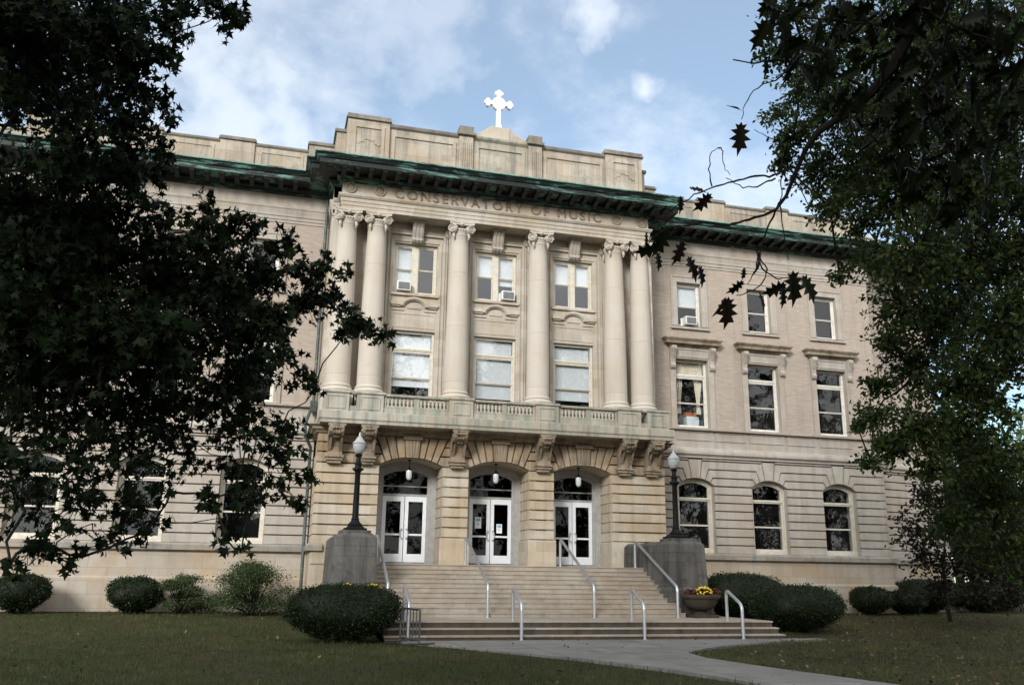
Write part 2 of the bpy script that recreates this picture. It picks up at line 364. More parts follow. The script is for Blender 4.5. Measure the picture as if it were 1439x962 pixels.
def stones(name, mat, parent, polys, y, depth=.14, inset=.030):
    bm = bmesh.new()
    for p in polys:
        vs = [bm.verts.new((x, y, z)) for x, z in p]
        try: bm.faces.new(vs)
        except Exception: pass
    bmesh.ops.recalc_face_normals(bm, faces=bm.faces)
    for f in bm.faces:
        if f.normal.y > 0: f.normal_flip()
    outer = list(bm.verts)
    bmesh.ops.inset_individual(bm, faces=list(bm.faces), thickness=inset, use_even_offset=True)
    for v in outer: v.co.y += depth
    me = bpy.data.meshes.new(name); bm.to_mesh(me); bm.free(); me.materials.append(M[mat])
    o = bpy.data.objects.new(name, me); COL.objects.link(o); o.parent = parent; return o
def holed_wall(mb, x0, x1, z0, z1, y, holes, depth):
    xs = sorted({x0, x1, *[h[0] for h in holes], *[h[1] for h in holes]}); zs = sorted({z0, z1, *[h[2] for h in holes], *[h[3] for h in holes]})
    for a, b in zip(xs, xs[1:]):
        for c, d in zip(zs, zs[1:]):
            mxx, mz = (a+b)/2, (c+d)/2
            if any(h[0] < mxx < h[1] and h[2] < mz < h[3] for h in holes): continue
            mb.add([(a, y, c), (b, y, c), (b, y, d), (a, y, d)], [(0, 1, 2, 3)])
    for a, b, c, d in holes:
        V = [(a, y, c), (b, y, c), (b, y, d), (a, y, d)]; V += [(p[0], y+depth, p[2]) for p in V]
        mb.add(V, [(0, 1, 5, 4), (1, 2, 6, 5), (2, 3, 7, 6), (3, 0, 4, 7)])
def arc(cx, hw, zs, rise, n=14):         # left spring to right spring
    R = (hw*hw+rise*rise)/(2*rise); zc = zs+rise-R; a = math.asin(hw/R)
    return [(cx+R*math.sin(t), zc+R*math.cos(t)) for t in np.linspace(-a, a, n)], (cx, zc, R)

# ------------------------------------------------------------------ ground
def gz(x, y):
    t = min(1, max(0, (y+8.2)/10.2)); return -.05+.37*t*t*(3-2*t)
xs = sorted(set([-900, -400, -200, -120, -80]+list(np.arange(-60, 61, 1.5))+[80, 120, 200, 400, 900]))
ys = sorted(set([-900, -400, -200, -120, -80]+list(np.arange(-60, 2.9, .6))+[5, 20, 40, 80, 200, 400, 1200]))
mb = MB(); nx = len(xs)
V = [(x, y, gz(x, y)+(.03*math.sin(x*.7+y*.31)*math.sin(y*.53) if -40 < y < -9 else 0)) for y in ys for x in xs]
mb.add(V, [(j*nx+i, j*nx+i+1, (j+1)*nx+i+1, (j+1)*nx+i) for j in range(len(ys)-1) for i in range(nx-1)])
o = mb.build('lawn', 'lawn', smooth=True); o['kind'] = 'structure'
def gh(x, y): return gz(x, y)+(.03*math.sin(x*.7+y*.31)*math.sin(y*.53) if -40 < y < -9 else 0)
pl = [(-4.7, -7.70), (-4.1, -9.0), (-3.0, -10.9), (-1.5, -13.2), (-.55, -15.6), (.05, -19), (.75, -24), (1.5, -34), (4.4, -34), (3.3, -24), (2.35, -19.4), (1.55, -15.5), (1.3, -13.4), (1.5, -12.1), (2.6, -10.9), (4.2, -9.7), (6.3, -8.6), (7.9, -8.1), (7.9, -7.70)]
mb = MB(); mb.prism_z(pl, -.4, .002); bm_pts = pl
o = mb.build('path', 'path'); o['kind'] = 'structure'
PATH = pl
for s_ in (-1, 1):
    mb = MB(); top = []; n_ = 40
    a_, b_ = (6.8, 18.3)
    F = [(s_*(a_+(b_-a_)*k/n_), 2.12) for k in range(n_+1)]; G = [(s_*(a_+(b_-a_)*k/n_), 1.55+.16*math.sin(k*1.7)+.09*math.sin(k*4.1)) for k in range(n_+1)]
    V = [(x, y, gh(x, y)+.012) for x, y in F+G]; mb.add(V, [(k, k+1, n_+2+k, n_+1+k) for k in range(n_)])
    o = mb.build('soil_bed', 'soil'); o['kind'] = 'structure'
def in_path(x, y, g=0):
    c = False; n = len(PATH)
    for i in range(n):
        x1, y1 = PATH[i]; x2, y2 = PATH[i-1]
        if (y1 > y) != (y2 > y) and x < (x2-x1)*(y-y1)/(y2-y1)+x1: c = not c
    return c

# ------------------------------------------------------------------ building
B = empty('conservatory_building', (0, 0, 0), 'long pale stone and buff brick conservatory with six columns, balcony and green copper cornice', 'building')
BAY = 3.3; PAIR = 1.143; YW = 2.2; XE = 18.45; YU = 1.05
COLX = [-1.5*BAY-PAIR, -1.5*BAY, -.5*BAY, .5*BAY, 1.5*BAY, 1.5*BAY+PAIR]
WC = [9.14+3.47*k for k in range(3)]
# body and near-black sheets that paint the rooms' darkness
mb = MB(); mb.box(-18.2, 18.2, 3.75, 22, .1, 17.1).box(-24.5, 24.5, 5.6, 20, .1, 17.1); mb.build('rear_wall', 'brick', B)
mb = MB(); mb.box(-18.2, 18.2, 3.6, 3.7, .3, 17.0); mb.build('dark_room_sheet', 'dark', B)
mb = MB(); mb.box(-6.2, 6.2, 2.45, 2.5, 2.0, 16.0); mb.build('dark_room_sheet', 'dark', B)
mb = MB(); mb.box(-17.9, 17.9, 3.0, 21.5, 17.1, 17.4).box(-6.2, 6.2, 1.3, 3.0, 17.1, 17.5); mb.build('roof', 'coping', B)
# wings: plinth, water table, rusticated ground storey, string course, brick
for sgn in (-1, 1):
    def X(a, b): return (a, b) if sgn > 0 else (-b, -a)
    def pth(pts): return pts if sgn > 0 else [(-x, y) for x, y in pts][::-1]
    end = [(XE, YW), (XE, YW+1.1), (23.5, YW+2.2)]
    run = pth([(6.7, YW)]+end)
    mb = MB(); mb.sweep(run, [(0, 2.42), (.02, 1.52), (.10, 1.45), (.12, .05), (-.4, .05), (-.4, 2.42)]); mb.build('plinth', 'plinth', B)
    mb = MB(); mb.sweep(pth([(6.3, 0), (6.7, 0), (6.7, YW)]+end), [(0, 2.36), (.05, 2.40), (.15, 2.44), (.16, 2.62), (.10, 2.68), (0, 2.70), (-.3, 2.70), (-.3, 2.36)]); mb.build('water_table', 'wtable', B)
    # string course and panel band
    mb = MB(); mb.sweep(run, [(0, 6.62), (.07, 6.64), (.07, 6.70), (.17, 6.79), (.17, 6.90), (.12, 7.0), (.05, 7.02), (.02, 7.08), (-.3, 7.08), (-.3, 6.62)]); mb.build('string_course', 'wing', B)
    mb = MB(); mb.sweep(run, [(0, 7.06), (.01, 7.80), (.16, 7.81), (.17, 7.87), (.02, 7.905), (-.3, 7.905), (-.3, 7.06)])
    for c in WC:
        for a, b in ((c-.82, c+.82), (c+1.03, c+2.42)):
            if b > XE: continue
            a, b = X(a, b); mb.ring([(a, 7.38), (b, 7.38), (b, 7.76), (a, 7.76)], [(a+.07, 7.44), (b-.07, 7.44), (b-.07, 7.72), (a+.07, 7.72)], YW-.035, YW+.02)
    mb.build('panel_band', 'wing', B)
    # rusticated stones
    lev = [2.68]+[3.03+.3475*i for i in range(11)]; lev = lev[:12]     # 2.68, 3.03 ... 6.16, 6.50
    hw, zs, rise = .83, 5.47, .30
    L7, L8, L9, L10 = 5.46, 5.81, 6.16, 6.52
    polys = []; courses = [2.68, 3.03, 3.375, 3.73, 4.08, 4.43, 4.77, 5.12, 5.46]
    edges = [6.7]+[e for c in WC for e in (c-hw, c+hw)]+[XE]
    for i in range(0, len(edges), 2):
        for a, b in zip(courses, courses[1:]):
            polys.append([(edges[i], a), (edges[i+1], a), (edges[i+1], b), (edges[i], b)])
    def apt(c, t):
        pts, (cx, zc, R) = arc(c, hw, zs, rise); return (cx+R*math.sin(t), zc+R*math.cos(t))
    amax = math.asin(hw/((hw*hw+rise*rise)/(2*rise))); T = [.155, .155+.19, .155+.38]
    def rad_at(c, t, z):
        _, (cx, zc, R) = arc(c, hw, zs, rise); return (cx+(z-zc)*math.tan(t), z)
    for c in WC: polys.append([apt(c, -T[0]), apt(c, 0), apt(c, T[0]), rad_at(c, T[0]*.95, 6.60), rad_at(c, -T[0]*.95, 6.60)])
    cs = [None]+WC+[None]
    for l, r in zip(cs, cs[1:]):
        tops = [L8, L9, L10]; bots = [L7, L8, L9]
        for k in range(3):
            ti, to = T[2-k], (amax if k == 0 else T[3-k])
            p = []
            if l is None: p += [(6.7, tops[k]), (6.7, bots[k])]
            else:
                p += [rad_at(l, ti, tops[k]), apt(l, ti), apt(l, (ti+to)/2), apt(l, to)]
                if k > 0: p += [rad_at(l, to, bots[k])]
                elif True: p += []
            if r is None: p += [(XE, bots[k]), (XE, tops[k])]
            else:
                if k > 0: p += [rad_at(r, -to, bots[k])]
                p += [apt(r, -to), apt(r, -(ti+to)/2), apt(r, -ti), rad_at(r, -ti, tops[k])]
            polys.append(p)
    # slim course on top
    xsb = [6.7]+[x for c in WC for x in (rad_at(c, -T[0]*.95, 6.56)[0], rad_at(c, T[0]*.95, 6.56)[0])]+[XE]
    for i in range(0, len(xsb), 2): polys.append([(xsb[i], 6.52), (xsb[i+1], 6.52), (xsb[i+1], 6.63), (xsb[i], 6.63)])
    # reveal strips follow the arches
    mbr = MB()
    if sgn < 0: polys = [[(-x, z) for x, z in p] for p in polys]
    stones('rusticated_wall', 'wing', B, polys, YW)
    for c in WC:
        c *= sgn; A, _ = arc(c, hw, zs, rise)
        out = [(c-hw, 2.70)]+A+[(c+hw, 2.70)]
        mbr = MB()
        for p, q in zip(out, out[1:]): mbr.add([(p[0], YW+.09, p[1]), (q[0], YW+.09, q[1]), (q[0], YW+.75, q[1]), (p[0], YW+.75, p[1])], [(0, 1, 2, 3)])
        mbr.build('window_reveal', 'wing', B)
    # set-back end wall, rusticated below and brick above
    p0 = Vector((XE, YW+1.1)); p1 = Vector((23.5, YW+2.2)); d = (p1-p0); ln = d.length
    ez = courses+[5.81, 6.16, 6.52, 6.63]
    ob = stones('rusticated_wall', 'wing', B, [[(0, a), (ln, a), (ln, b), (0, b)] for a, b in zip(ez, ez[1:])], 0)
    ob.location = (sgn*XE, YW+1.1, 0); ob.rotation_euler = (0, 0, math.atan2(d.y, d.x))
    if sgn < 0: ob.scale = (-1, 1, 1); ob.rotation_euler = (0, 0, -math.atan2(d.y, d.x))
    mb = MB(); mb.sweep(pth([(XE-.02, YW+.01), (XE-.01, YW+1.1), (23.5, YW+2.2), (23.5, 6)]), [(0, 7.9), (0, 15.25), (-.3, 15.25), (-.3, 7.9)])
    mb.sweep(pth([(XE-.001, YW+.06), (XE-.001, YW+1.1)]), [(0, 2.7), (0, 6.64), (-.3, 6.64), (-.3, 2.7)])
    mb.build('end_wall', 'brick', B)
    # brick field with openings
    holes = []
    for c in WC: holes += [(*X(c-.82, c+.82), 7.92, 10.97), (*X(c-.62, c+.62), 12.40, 14.49)]
    mb = MB(); a, b = X(6.6, XE); holed_wall(mb, a, b, 7.9, 15.25, YW, holes, .5); mb.build('brick_wall', 'brick', B)
    # window dressings
    for c in WC:
        c *= sgn
        mb = MB()
        mb.ring([(c-1.04, 7.90), (c+1.04, 7.90), (c+1.04, 11.45), (c-1.04, 11.45)], [(c-.78, 7.93), (c+.78, 7.93), (c+.78, 10.93), (c-.78, 10.93)], YW-.06, YW+.34)
        mb.ring([(c-.80, 11.0), (c+.80, 11.0), (c+.80, 11.38), (c-.80, 11.38)], [(c-.72, 11.05), (c+.72, 11.05), (c+.72, 11.33), (c-.72, 11.33)], YW-.09, YW-.05)
        sr = mb.build('window_surround', 'wing', B, bevel=.012)
        mb = MB(); prof = [(0, 11.43), (.10, 11.45), (.14, 11.52), (.30, 11.56), (.31, 11.66), (.40, 11.76), (.40, 11.81), (0, 11.86), (-.02, 11.86), (-.02, 11.43)]
        mb.sweep([(c-.98, YW+.02), (c-.98, YW-.0), (c+.98, YW-.0), (c+.98, YW+.02)], prof); mb.build('hood', 'corbel', sr)
        for q in (-.93, .93):
            mb = MB(); mb.prism_x([(YW-.02, 11.44), (YW-.34, 11.44), (YW-.36, 11.30), (YW-.27, 11.15), (YW-.17, 10.90), (YW-.15, 10.72), (YW-.20, 10.60), (YW-.17, 10.50), (YW-.10, 10.44), (YW-.02, 10.42)][::-1], c+q-.11, c+q+.11)
            mb.prism_x([(YW-.02, 11.40), (YW-.37, 11.40), (YW-.385, 11.30), (YW-.29, 11.13), (YW-.19, 10.90), (YW-.02, 10.9)][::-1], c+q-.04, c+q+.04)
            mb.build('console', 'wing', sr, bevel=.01)
        mb = MB(); mb.ring([(c-.88, 12.30), (c+.88, 12.30), (c+.88, 14.76), (c-.88, 14.76)], [(c-.58, 12.42), (c+.58, 12.42), (c+.58, 14.45), (c-.58, 14.45)], YW-.05, YW+.25)
        mb.ring([(c-.88, 12.42), (c+.88, 12.42), (c+.88, 14.76), (c-.88, 14.76)], [(c-.80, 12.42), (c+.80, 12.42), (c+.80, 14.68), (c-.80, 14.68)], YW-.08, YW-.05)
        mb.box(c-.93, c+.93, YW-.11, YW+.1, 12.28, 12.37); mb.build('window_surround', 'wing', B, bevel=.01)

# windows ----------------------------------------------------------
def win(c, y, hw, z0, z1, meet, bar=None, mull=0, mat='white', arch=None, fr=.085, blind=(), extra=None, gl='glass'):
    """sash window: casing mesh with its panes, blinds and curtains as children"""
    mb = MB(); yf, yb = y, y+.13
    if arch:
        rise = arch; A, _ = arc(c, hw, z1-rise, rise); h1 = hw-fr; r1 = rise*(h1/hw)**2; I, _ = arc(c, h1, z1-fr-r1, r1)
        mb.ring([(c-hw, z0)]+A+[(c+hw, z0)], [(c-hw+fr, z0+.13)]+I+[(c+hw-fr, z0+.13)], yf, yb)
        h2 = hw-fr-.075; r2 = rise*(h2/hw)**2; I2, _ = arc(c, h2, z1-fr-.07-r2, r2)
        mb.ring([(c-hw+fr, z0+.13)]+I+[(c+hw-fr, z0+.13)], [(c-hw+fr+.075, z0+.22)]+I2+[(c+hw-fr-.075, z0+.22)], yf+.045, yb-.01)
    else:
        mb.ring([(c-hw, z0), (c+hw, z0), (c+hw, z1), (c-hw, z1)], [(c-hw+fr, z0+.06), (c+hw-fr, z0+.06), (c+hw-fr, z1-fr), (c-hw+fr, z1-fr)], yf, yb)
    inn = hw-fr
    if bar: mb.box(c-inn, c+inn, yf+.01, yb-.01, bar-.07, bar+.07).box(c-inn, c+inn, yf-.02, yf+.01, bar-.01, bar+.05)
    if mull: mb.box(c-mull, c+mull, yf-.02, yb-.012, z0+.02, z1-fr)
    spans = [(c-inn, c-mull), (c+mull, c+inn)] if mull else [(c-inn, c+inn)]
    ztop = (bar-.07) if bar else (z1-fr)
    for a, b in spans:
        mb.box(a+.001, b-.001, yf+.05, yb-.02, meet-.03, meet+.03)
        if not arch:
            mb.ring([(a+.001, meet), (b-.001, meet), (b-.001, ztop), (a+.001, ztop)], [(a+.045, meet+.028), (b-.045, meet+.028), (b-.045, ztop-.05), (a+.045, ztop-.05)], yf+.03, yf+.075)
            mb.ring([(a+.001, z0+.06), (b-.001, z0+.06), (b-.001, meet), (a+.001, meet)], [(a+.045, z0+.13), (b-.045, z0+.13), (b-.045, meet-.028), (a+.045, meet-.028)], yf+.06, yf+.105)
    w = mb.build('window', mat, B)
    for a, b in spans:
        g = MB(); g.add([(a+.01, yf+.055, meet), (b-.01, yf+.055, meet), (b-.01, yf+.055, ztop-.01), (a+.01, yf+.055, ztop-.01)], [(0, 1, 2, 3)]); g.build('glass', gl, w)
        g = MB(); g.add([(a+.01, yf+.085, z0+.09), (b-.01, yf+.085, z0+.09), (b-.01, yf+.085, meet), (a+.01, yf+.085, meet)], [(0, 1, 2, 3)]); g.build('glass', gl, w)
    if bar:
        g = MB()
        if arch:
            h3 = hw-.12; r3 = arch*(h3/hw)**2; A, _ = arc(c, h3, z1-.11-r3, r3); P = [(c-h3, bar+.05)]+A+[(c+h3, bar+.05)]
            P = P[::-1]; g.add([(x, yf+.07, z) for x, z in P], [tuple(range(len(P)))])
        else: g.add([(c-inn+.01, yf+.055, bar+.03), (c+inn-.01, yf+.055, bar+.03), (c+inn-.01, yf+.055, z1-fr+.01), (c-inn+.01, yf+.055, z1-fr+.01)], [(0, 1, 2, 3)])
        g.build('glass', gl, w)
    for a, b, lo, hi, slats in blind:
        g = MB(); yy = yf+.17
        if slats:
            z = lo
            while z < hi-.02: g.box(c+a, c+b, yy, yy+.008, z, z+.036); z += .042
            for q in (.25, .75): g.box(c+a+(b-a)*q-.008, c+a+(b-a)*q+.008, yy-.006, yy-.002, lo, hi)
        else: g.box(c+a, c+b, yy, yy+.012, lo, hi); g.box(c+a, c+b, yy-.008, yy+.02, lo-.03, lo)
        g.build('blind', 'blind', w)
    if extra: extra(c, yf+.2, w)
    return w
def curtains(c, y, w):
    for s in (-1, 1):
        g = MB(); n = 7
        for k in range(n):
            t0 = k/n; t1 = (k+1)/n
            x0 = c+s*(.68-.42*t0); x1 = c+s*(.68-.42*t1); k0 = c+s*(.52-.14*t0); k1 = c+s*(.52-.14*t1); yy = y+.02*(k % 2)
            P = [(x0, yy, 10.2), (x1, yy+.015, 10.2), (k1, yy+.015, 9.05), (k0, yy, 9.05)]
            g.add(P, [(0, 1, 2, 3)]); b0 = c+s*(.58-.22*t0); b1 = c+s*(.58-.22*t1)
            g.add([(k0, yy, 9.05), (k1, yy+.015, 9.05), (b1, yy+.015, 8.6), (b0, yy, 8.6)], [(0, 1, 2, 3)])
        g.box(min(c, c+s*.69), max(c, c+s*.69), y-.01, y+.03, 10.33, 10.82)
        g.build('curtain', 'curtain', w)
    g = MB(); g.box(c-.02, c+.5, y+.3, y+.6, 8.55, 8.72); g.build('shelf_box', 'orange', w)
    g = MB(); g.box(c+.02, c+.6, y+.28, y+.62, 7.95, 8.54); g.build('cabinet', 'blind', w)
for sgn in (-1, 1):
    for i, c in enumerate(WC):
        c *= sgn
        win(c, YW+.27, .83, 2.70, 5.77, 3.84, bar=4.92, mat='cream', arch=.30, fr=.09)
        right0 = sgn > 0 and i == 0
        bl = []
        if sgn < 0 and i == 0: bl = [(-.7, .7, 9.3, 10.1, 0)]
        win(c, YW+.2, .775, 7.935, 10.925, 9.02, bar=10.22, blind=bl, extra=curtains if right0 else None)
        win(c, YW+.16, .575, 12.425, 14.445, 13.38, blind=[(-.49, .49, 13.45, 14.38, 1)] if right0 else [])
# centre upper windows
for i, c in enumerate((-BAY, 0, BAY)):
    b3 = [[(-.78, -.12, 12.9, 14.3, 1)], [(-.78, -.12, 13.42, 14.3, 0), (.12, .78, 13.15, 14.3, 1)], [(-.78, -.12, 13.42, 14.3, 0), (.12, .78, 13.45, 14.3, 0)]][i]
    b2 = [[(-.76, .76, 8.72, 10.02, 0), (-.76, .76, 10.2, 10.75, 0)], [(-.76, .76, 8.42, 10.02, 1), (-.76, .76, 10.2, 10.75, 1)], [(-.76, .76, 8.55, 10.02, 1), (-.76, .76, 10.2, 10.75, 1)]][i]
    win(c, YU+.13, .855, 12.375, 14.455, 13.42, mull=.11, mat='cream', blind=b3, gl='shadeglass')
    win(c, YU+.13, .855, 7.6, 10.865, 9.02, bar=10.12, mat='cream', blind=b2, gl='shadeglass')
# centre upper wall
mb = MB(); holes = []
for c in (-BAY, 0, BAY): holes += [(c-.86, c+.86, 12.37, 14.46), (c-.86, c+.86, 7.6, 10.87)]
holed_wall(mb, -6.5, 6.5, 7.0, 15.36, YU, holes, .3)
for s in (-1, 1):
    a, b = sorted((s*6.35, s*6.62)); mb.box(a, b, .55, 2.2, 7.0, 15.36)       # corner pilaster and return
    a, b = sorted((s*6.5, s*6.7)); mb.box(a, b, .9, 2.2, 7.0, 15.362)
mb.build('upper_wall', 'lime', B)
for c in (-BAY, 0, BAY):
    mb = MB()
    for hw_, d_, zt_ in ((1.26, .05, 15.02), (1.16, .09, 14.90), (1.02, .04, 14.62)):
        z0 = 8.0
        mb.box(c-hw_, c-hw_+.09, YU-d_, YU+.02, z0, zt_).box(c+hw_-.09, c+hw_, YU-d_, YU+.02, z0, zt_)
        if hw_ > 1.1 or True: mb.box(c-hw_+.09, c+hw_-.09, YU-d_, YU+.02, zt_-.09, zt_)
    mb.box(c-.95, c+.95, YU-.10, YU+.1, 12.27, 12.365)
    # raised hood-mould between the storeys: shoulders and a half-round
    R1, R0 = .56, .44; zc = 11.80
    for Ra, Rb, dd in ((.60, .48, .13), (.48, .42, .08)):
        th = np.linspace(math.pi*.93, math.pi*.07, 17)
        o_ = [(c+Ra*math.cos(t), zc-.05+Ra*.78*math.sin(t)) for t in th]; i_ = [(c+Rb*math.cos(t), zc-.05+Rb*.78*math.sin(t)) for t in th]
        for k in range(16): mb.prism([i_[k], i_[k+1], o_[k+1], o_[k]][::-1], YU-dd, YU+.01)
    for s in (-1, 1):
        a, b = sorted((c+s*.57, c+s*.93)); mb.box(a, b, YU-.131, YU+.01, 11.86, 11.98); a, b = sorted((c+s*.53, c+s*.90)); mb.box(a, b, YU-.078, YU+.01, 11.80, 11.86)
        a, b = sorted((c+s*.40, c+s*.86)); mb.box(a, b, YU-.045, YU+.01, 11.66, 11.70)
    th = np.linspace(math.pi, 0, 13)
    P = [(c+.27*math.cos(t), 11.76+.24*math.sin(t)) for t in th]; mb.prism(P[::-1], YU-.035, YU+.01)
    mb.ring([(c-.84, 10.98), (c+.84, 10.98), (c+.84, 11.56), (c-.84, 11.56)], [(c-.80, 11.02), (c+.80, 11.02), (c+.80, 11.52), (c-.80, 11.52)], YU-.02, YU+.01)
    sr = mb.build('window_surround', 'lime', B)
    mb = MB(); pr = [(YU-.02, 15.30), (YU-.42, 15.30), (YU-.44, 15.20), (YU-.36, 15.06), (YU-.30, 14.86), (YU-.22, 14.66), (YU-.24, 14.56), (YU-.16, 14.48), (YU-.02, 14.46)]
    mb.prism_x(pr[::-1], c-.22, c+.22)
    for q in (-.14, 0, .14): mb.prism_x([(y-.02, z-.015) for y, z in pr][::-1], c+q-.03, c+q+.03)
    mb.box(c-.29, c+.29, YU-.50, YU-.01, 15.24, 15.34); mb.build('keystone_console', 'wing', sr, bevel=.01)
# columns
def volute(mb, cx, cy, cz, r, dx, dy, w):
    """a coiled scroll with its axis along (dx,dy), stepped in towards the eye"""
    d = Vector((dx, dy, 0)).normalized(); a = Vector((-d.y, d.x, 0)); u = Vector((0, 0, 1)); n = 18; c0 = Vector((cx, cy, cz))
    def drum(rr, ww):
        V = []
        for e in (-1, 1):
            for k in range(n):
                t = 2*math.pi*k/n; V.append(c0+d*e*ww/2+rr*(math.cos(t)*a+math.sin(t)*u))
        mb.add(V, [tuple(range(n-1, -1, -1)), tuple(range(n, 2*n))]+[(k, (k+1) % n, (k+1) % n+n, k+n) for k in range(n)])
    drum(r*.93, w*.55); drum(r*.24, w+.03)
    for e in (-1, 1):
        P = []; R = []
        for t in np.linspace(0, 2.25*2*math.pi, 34).tolist():
            q = r*(1-.30*t/(2*math.pi)*1.12); q = max(q, r*.2); P.append(c0+d*e*w*.42+q*(math.cos(t)*a*(1 if a.x*(cx) >= 0 else 1)+math.sin(t)*u)); R.append(r*.15*(q/r)**.5)
        mb.tube(P, R, 5)
for x in COLX:
    yc = .62
    mb = MB(); H0, H1 = 8.44, 14.72
    prof = []
    for t in np.linspace(0, 1, 14):
        r = .455-.095*max(0, (t-.15)/.85)**1.35; prof.append((r, H0+(H1-H0)*t))
    prof = [(.50, 8.40), (.475, 8.44)]+prof+[(.375, 14.74), (.39, 14.77), (.375, 14.80)]
    mb.lathe(prof, x, yc, n=36); sh = mb.build('column', 'column', B, smooth='auto')
    mb = MB(); mb.lathe([(.50, 8.40), (.53, 8.37), (.515, 8.33), (.50, 8.31), (.56, 8.27), (.60, 8.21), (.57, 8.14), (.58, 8.12)], x, yc, n=36); mb.box(x-.6, x+.6, yc-.6, yc+.4, 7.0, 8.12); mb.build('column_base', 'column', sh, smooth='auto')
    mb = MB(); mb.lathe([(.37, 14.78), (.40, 14.86), (.44, 14.95), (.42, 15.02)], x, yc, n=28)
    for sx, sy in ((-1, -1), (1, -1), (1, 1), (-1, 1)):
        volute(mb, x+sx*.355, yc+sy*.37, 14.98, .185, sx*.45, sy, .17)
        mb.tube([(x+sx*.30, yc+sy*.33, 14.86), (x+sx*.31, yc+sy*.36, 14.68), (x+sx*.29, yc+sy*.35, 14.56)], [.06, .055, .015], 8)
        mb.lathe([(.02, 0), (.055, .05), (.02, .1)], x+sx*.30, yc+sy*.36, 14.60, n=8)
    for k in range(8):
        t = rad(-90+(k-3.5)*13); mb.lathe([(.01, 0), (.05, .05), (.045, .09), (.01, .12)], x+.42*math.cos(t), yc+.42*math.sin(t), 14.9, n=8)
    mb.lathe([(.02, 0), (.075, .06), (.07, .12), (.02, .16)], x, yc-.46, 15.08, n=10)
    ab = [(-.50, -.50), (-.25, -.43), (.25, -.43), (.50, -.50), (.43, -.25), (.43, .25), (.50, .50), (-.50, .50), (-.43, .25), (-.43, -.25)]
    mb.prism_z([(x+a, yc+b) for a, b in ab], 15.16, 15.24); mb.prism_z([(x+a*1.05, yc+b*1.05) for a, b in ab], 15.24, 15.315)
    mb.build('capital', 'column', sh, smooth='auto')
# entablature (all round), frieze lettering
PLAN = [(-23.5, 6), (-23.5, YW+2.2), (-XE, YW+1.1), (-XE, YW), (-6.68, YW), (-6.68, .85), (-6.4, .85), (-6.4, .25), (6.4, .25), (6.4, .85), (6.68, .85), (6.68, YW), (XE, YW), (XE, YW+1.1), (23.5, YW+2.2), (23.5, 6)]
FR = [(-.5, 15.32), (0, 15.32), (0, 15.46), (.025, 15.465), (.025, 15.61), (.05, 15.615), (.05, 15.76), (.09, 15.78), (.14, 15.86), (.14, 15.91), (.0, 15.935), (0, 16.50), (-.5, 16.5)]
mb = MB(); mb.sweep([p for p in PLAN[5:11]], FR); mb.box(-6.3, 6.3, .6, 1.3, 15.322, 15.9); mb.build('entablature', 'lime', B)
FRW = [(-.4, 15.22), (.03, 15.22), (.03, 15.33), (.06, 15.335), (.06, 15.47), (.09, 15.475), (.09, 15.58), (.12, 15.76), (.15, 15.80), (.15, 15.87), (.01, 15.90), (.01, 16.50), (-.4, 16.5)]
for seg in (PLAN[0:6], PLAN[10:16]):
    mb = MB(); mb.sweep(seg, FRW); mb.build('entablature', 'wing', B)
cu = bpy.data.curves.new('inscription', 'FONT'); cu.body = 'CONSERVATORY OF MUSIC'; cu.size = .54; cu.extrude = .022; cu.align_x = 'LEFT'; cu.space_character = 1.0; cu.bevel_depth = .004
to = bpy.data.objects.new('tmp', cu); COL.objects.link(to)
bpy.context.view_layer.update(); w1 = to.dimensions.x
cu.space_character = 1.5; bpy.context.view_layer.update(); w2 = to.dimensions.x
cu.space_character = 1+.5*(8.62-w1)/(w2-w1); bpy.context.view_layer.update()
me = bpy.data.meshes.new_from_object(to.evaluated_get(bpy.context.evaluated_depsgraph_get())); COL.objects.unlink(to); bpy.data.objects.remove(to)
me.name = 'inscription'; me.materials.clear(); me.materials.append(M['letter'])
io = bpy.data.objects.new('inscription', me); COL.objects.link(io); io.parent = B; io.rotation_euler = (rad(90), 0, 0)
xmin = min(v.co.x for v in me.vertices); io.location = (-4.36-xmin, .235, 16.00)
bm = bmesh.new(); bm.from_mesh(me); xsv = sorted(v.co.x for v in bm.verts); gaps = sorted(range(1, len(xsv)), key=lambda i: xsv[i-1]-xsv[i])[:2]
cuts = sorted((xsv[i-1]+xsv[i])/2 for i in gaps); lim = [-1e9]+cuts+[1e9]
for k in range(3):
    b2 = bm.copy(); bmesh.ops.delete(b2, geom=[v for v in b2.verts if not lim[k] < v.co.x < lim[k+1]], context='VERTS')
    if k == 0: m0 = me; b2.to_mesh(m0)
    else:
        m0 = bpy.data.meshes.new('inscription'); b2.to_mesh(m0); m0.materials.append(M['letter']); i2 = bpy.data.objects.new('inscription', m0); COL.objects.link(i2); i2.parent = B; i2.location = io.location; i2.rotation_euler = io.rotation_euler
    b2.free()
bm.free()
for x in (COLX[0], COLX[1], COLX[4], COLX[5]):
    mb = MB(); n = 28
    O = [(x+.22*math.cos(2*math.pi*k/n), 16.2+.22*math.sin(2*math.pi*k/n)) for k in range(n)]; I = [(x+(p-x)*.72, 16.2+(z-16.2)*.72) for p, z in O]
    mb.ring(O, I, .19, .26); mb.prism([(x+(p-x)*.55, 16.2+(z-16.2)*.55) for p, z in O], .225, .26); mb.build('frieze_roundel', 'roundel', B)
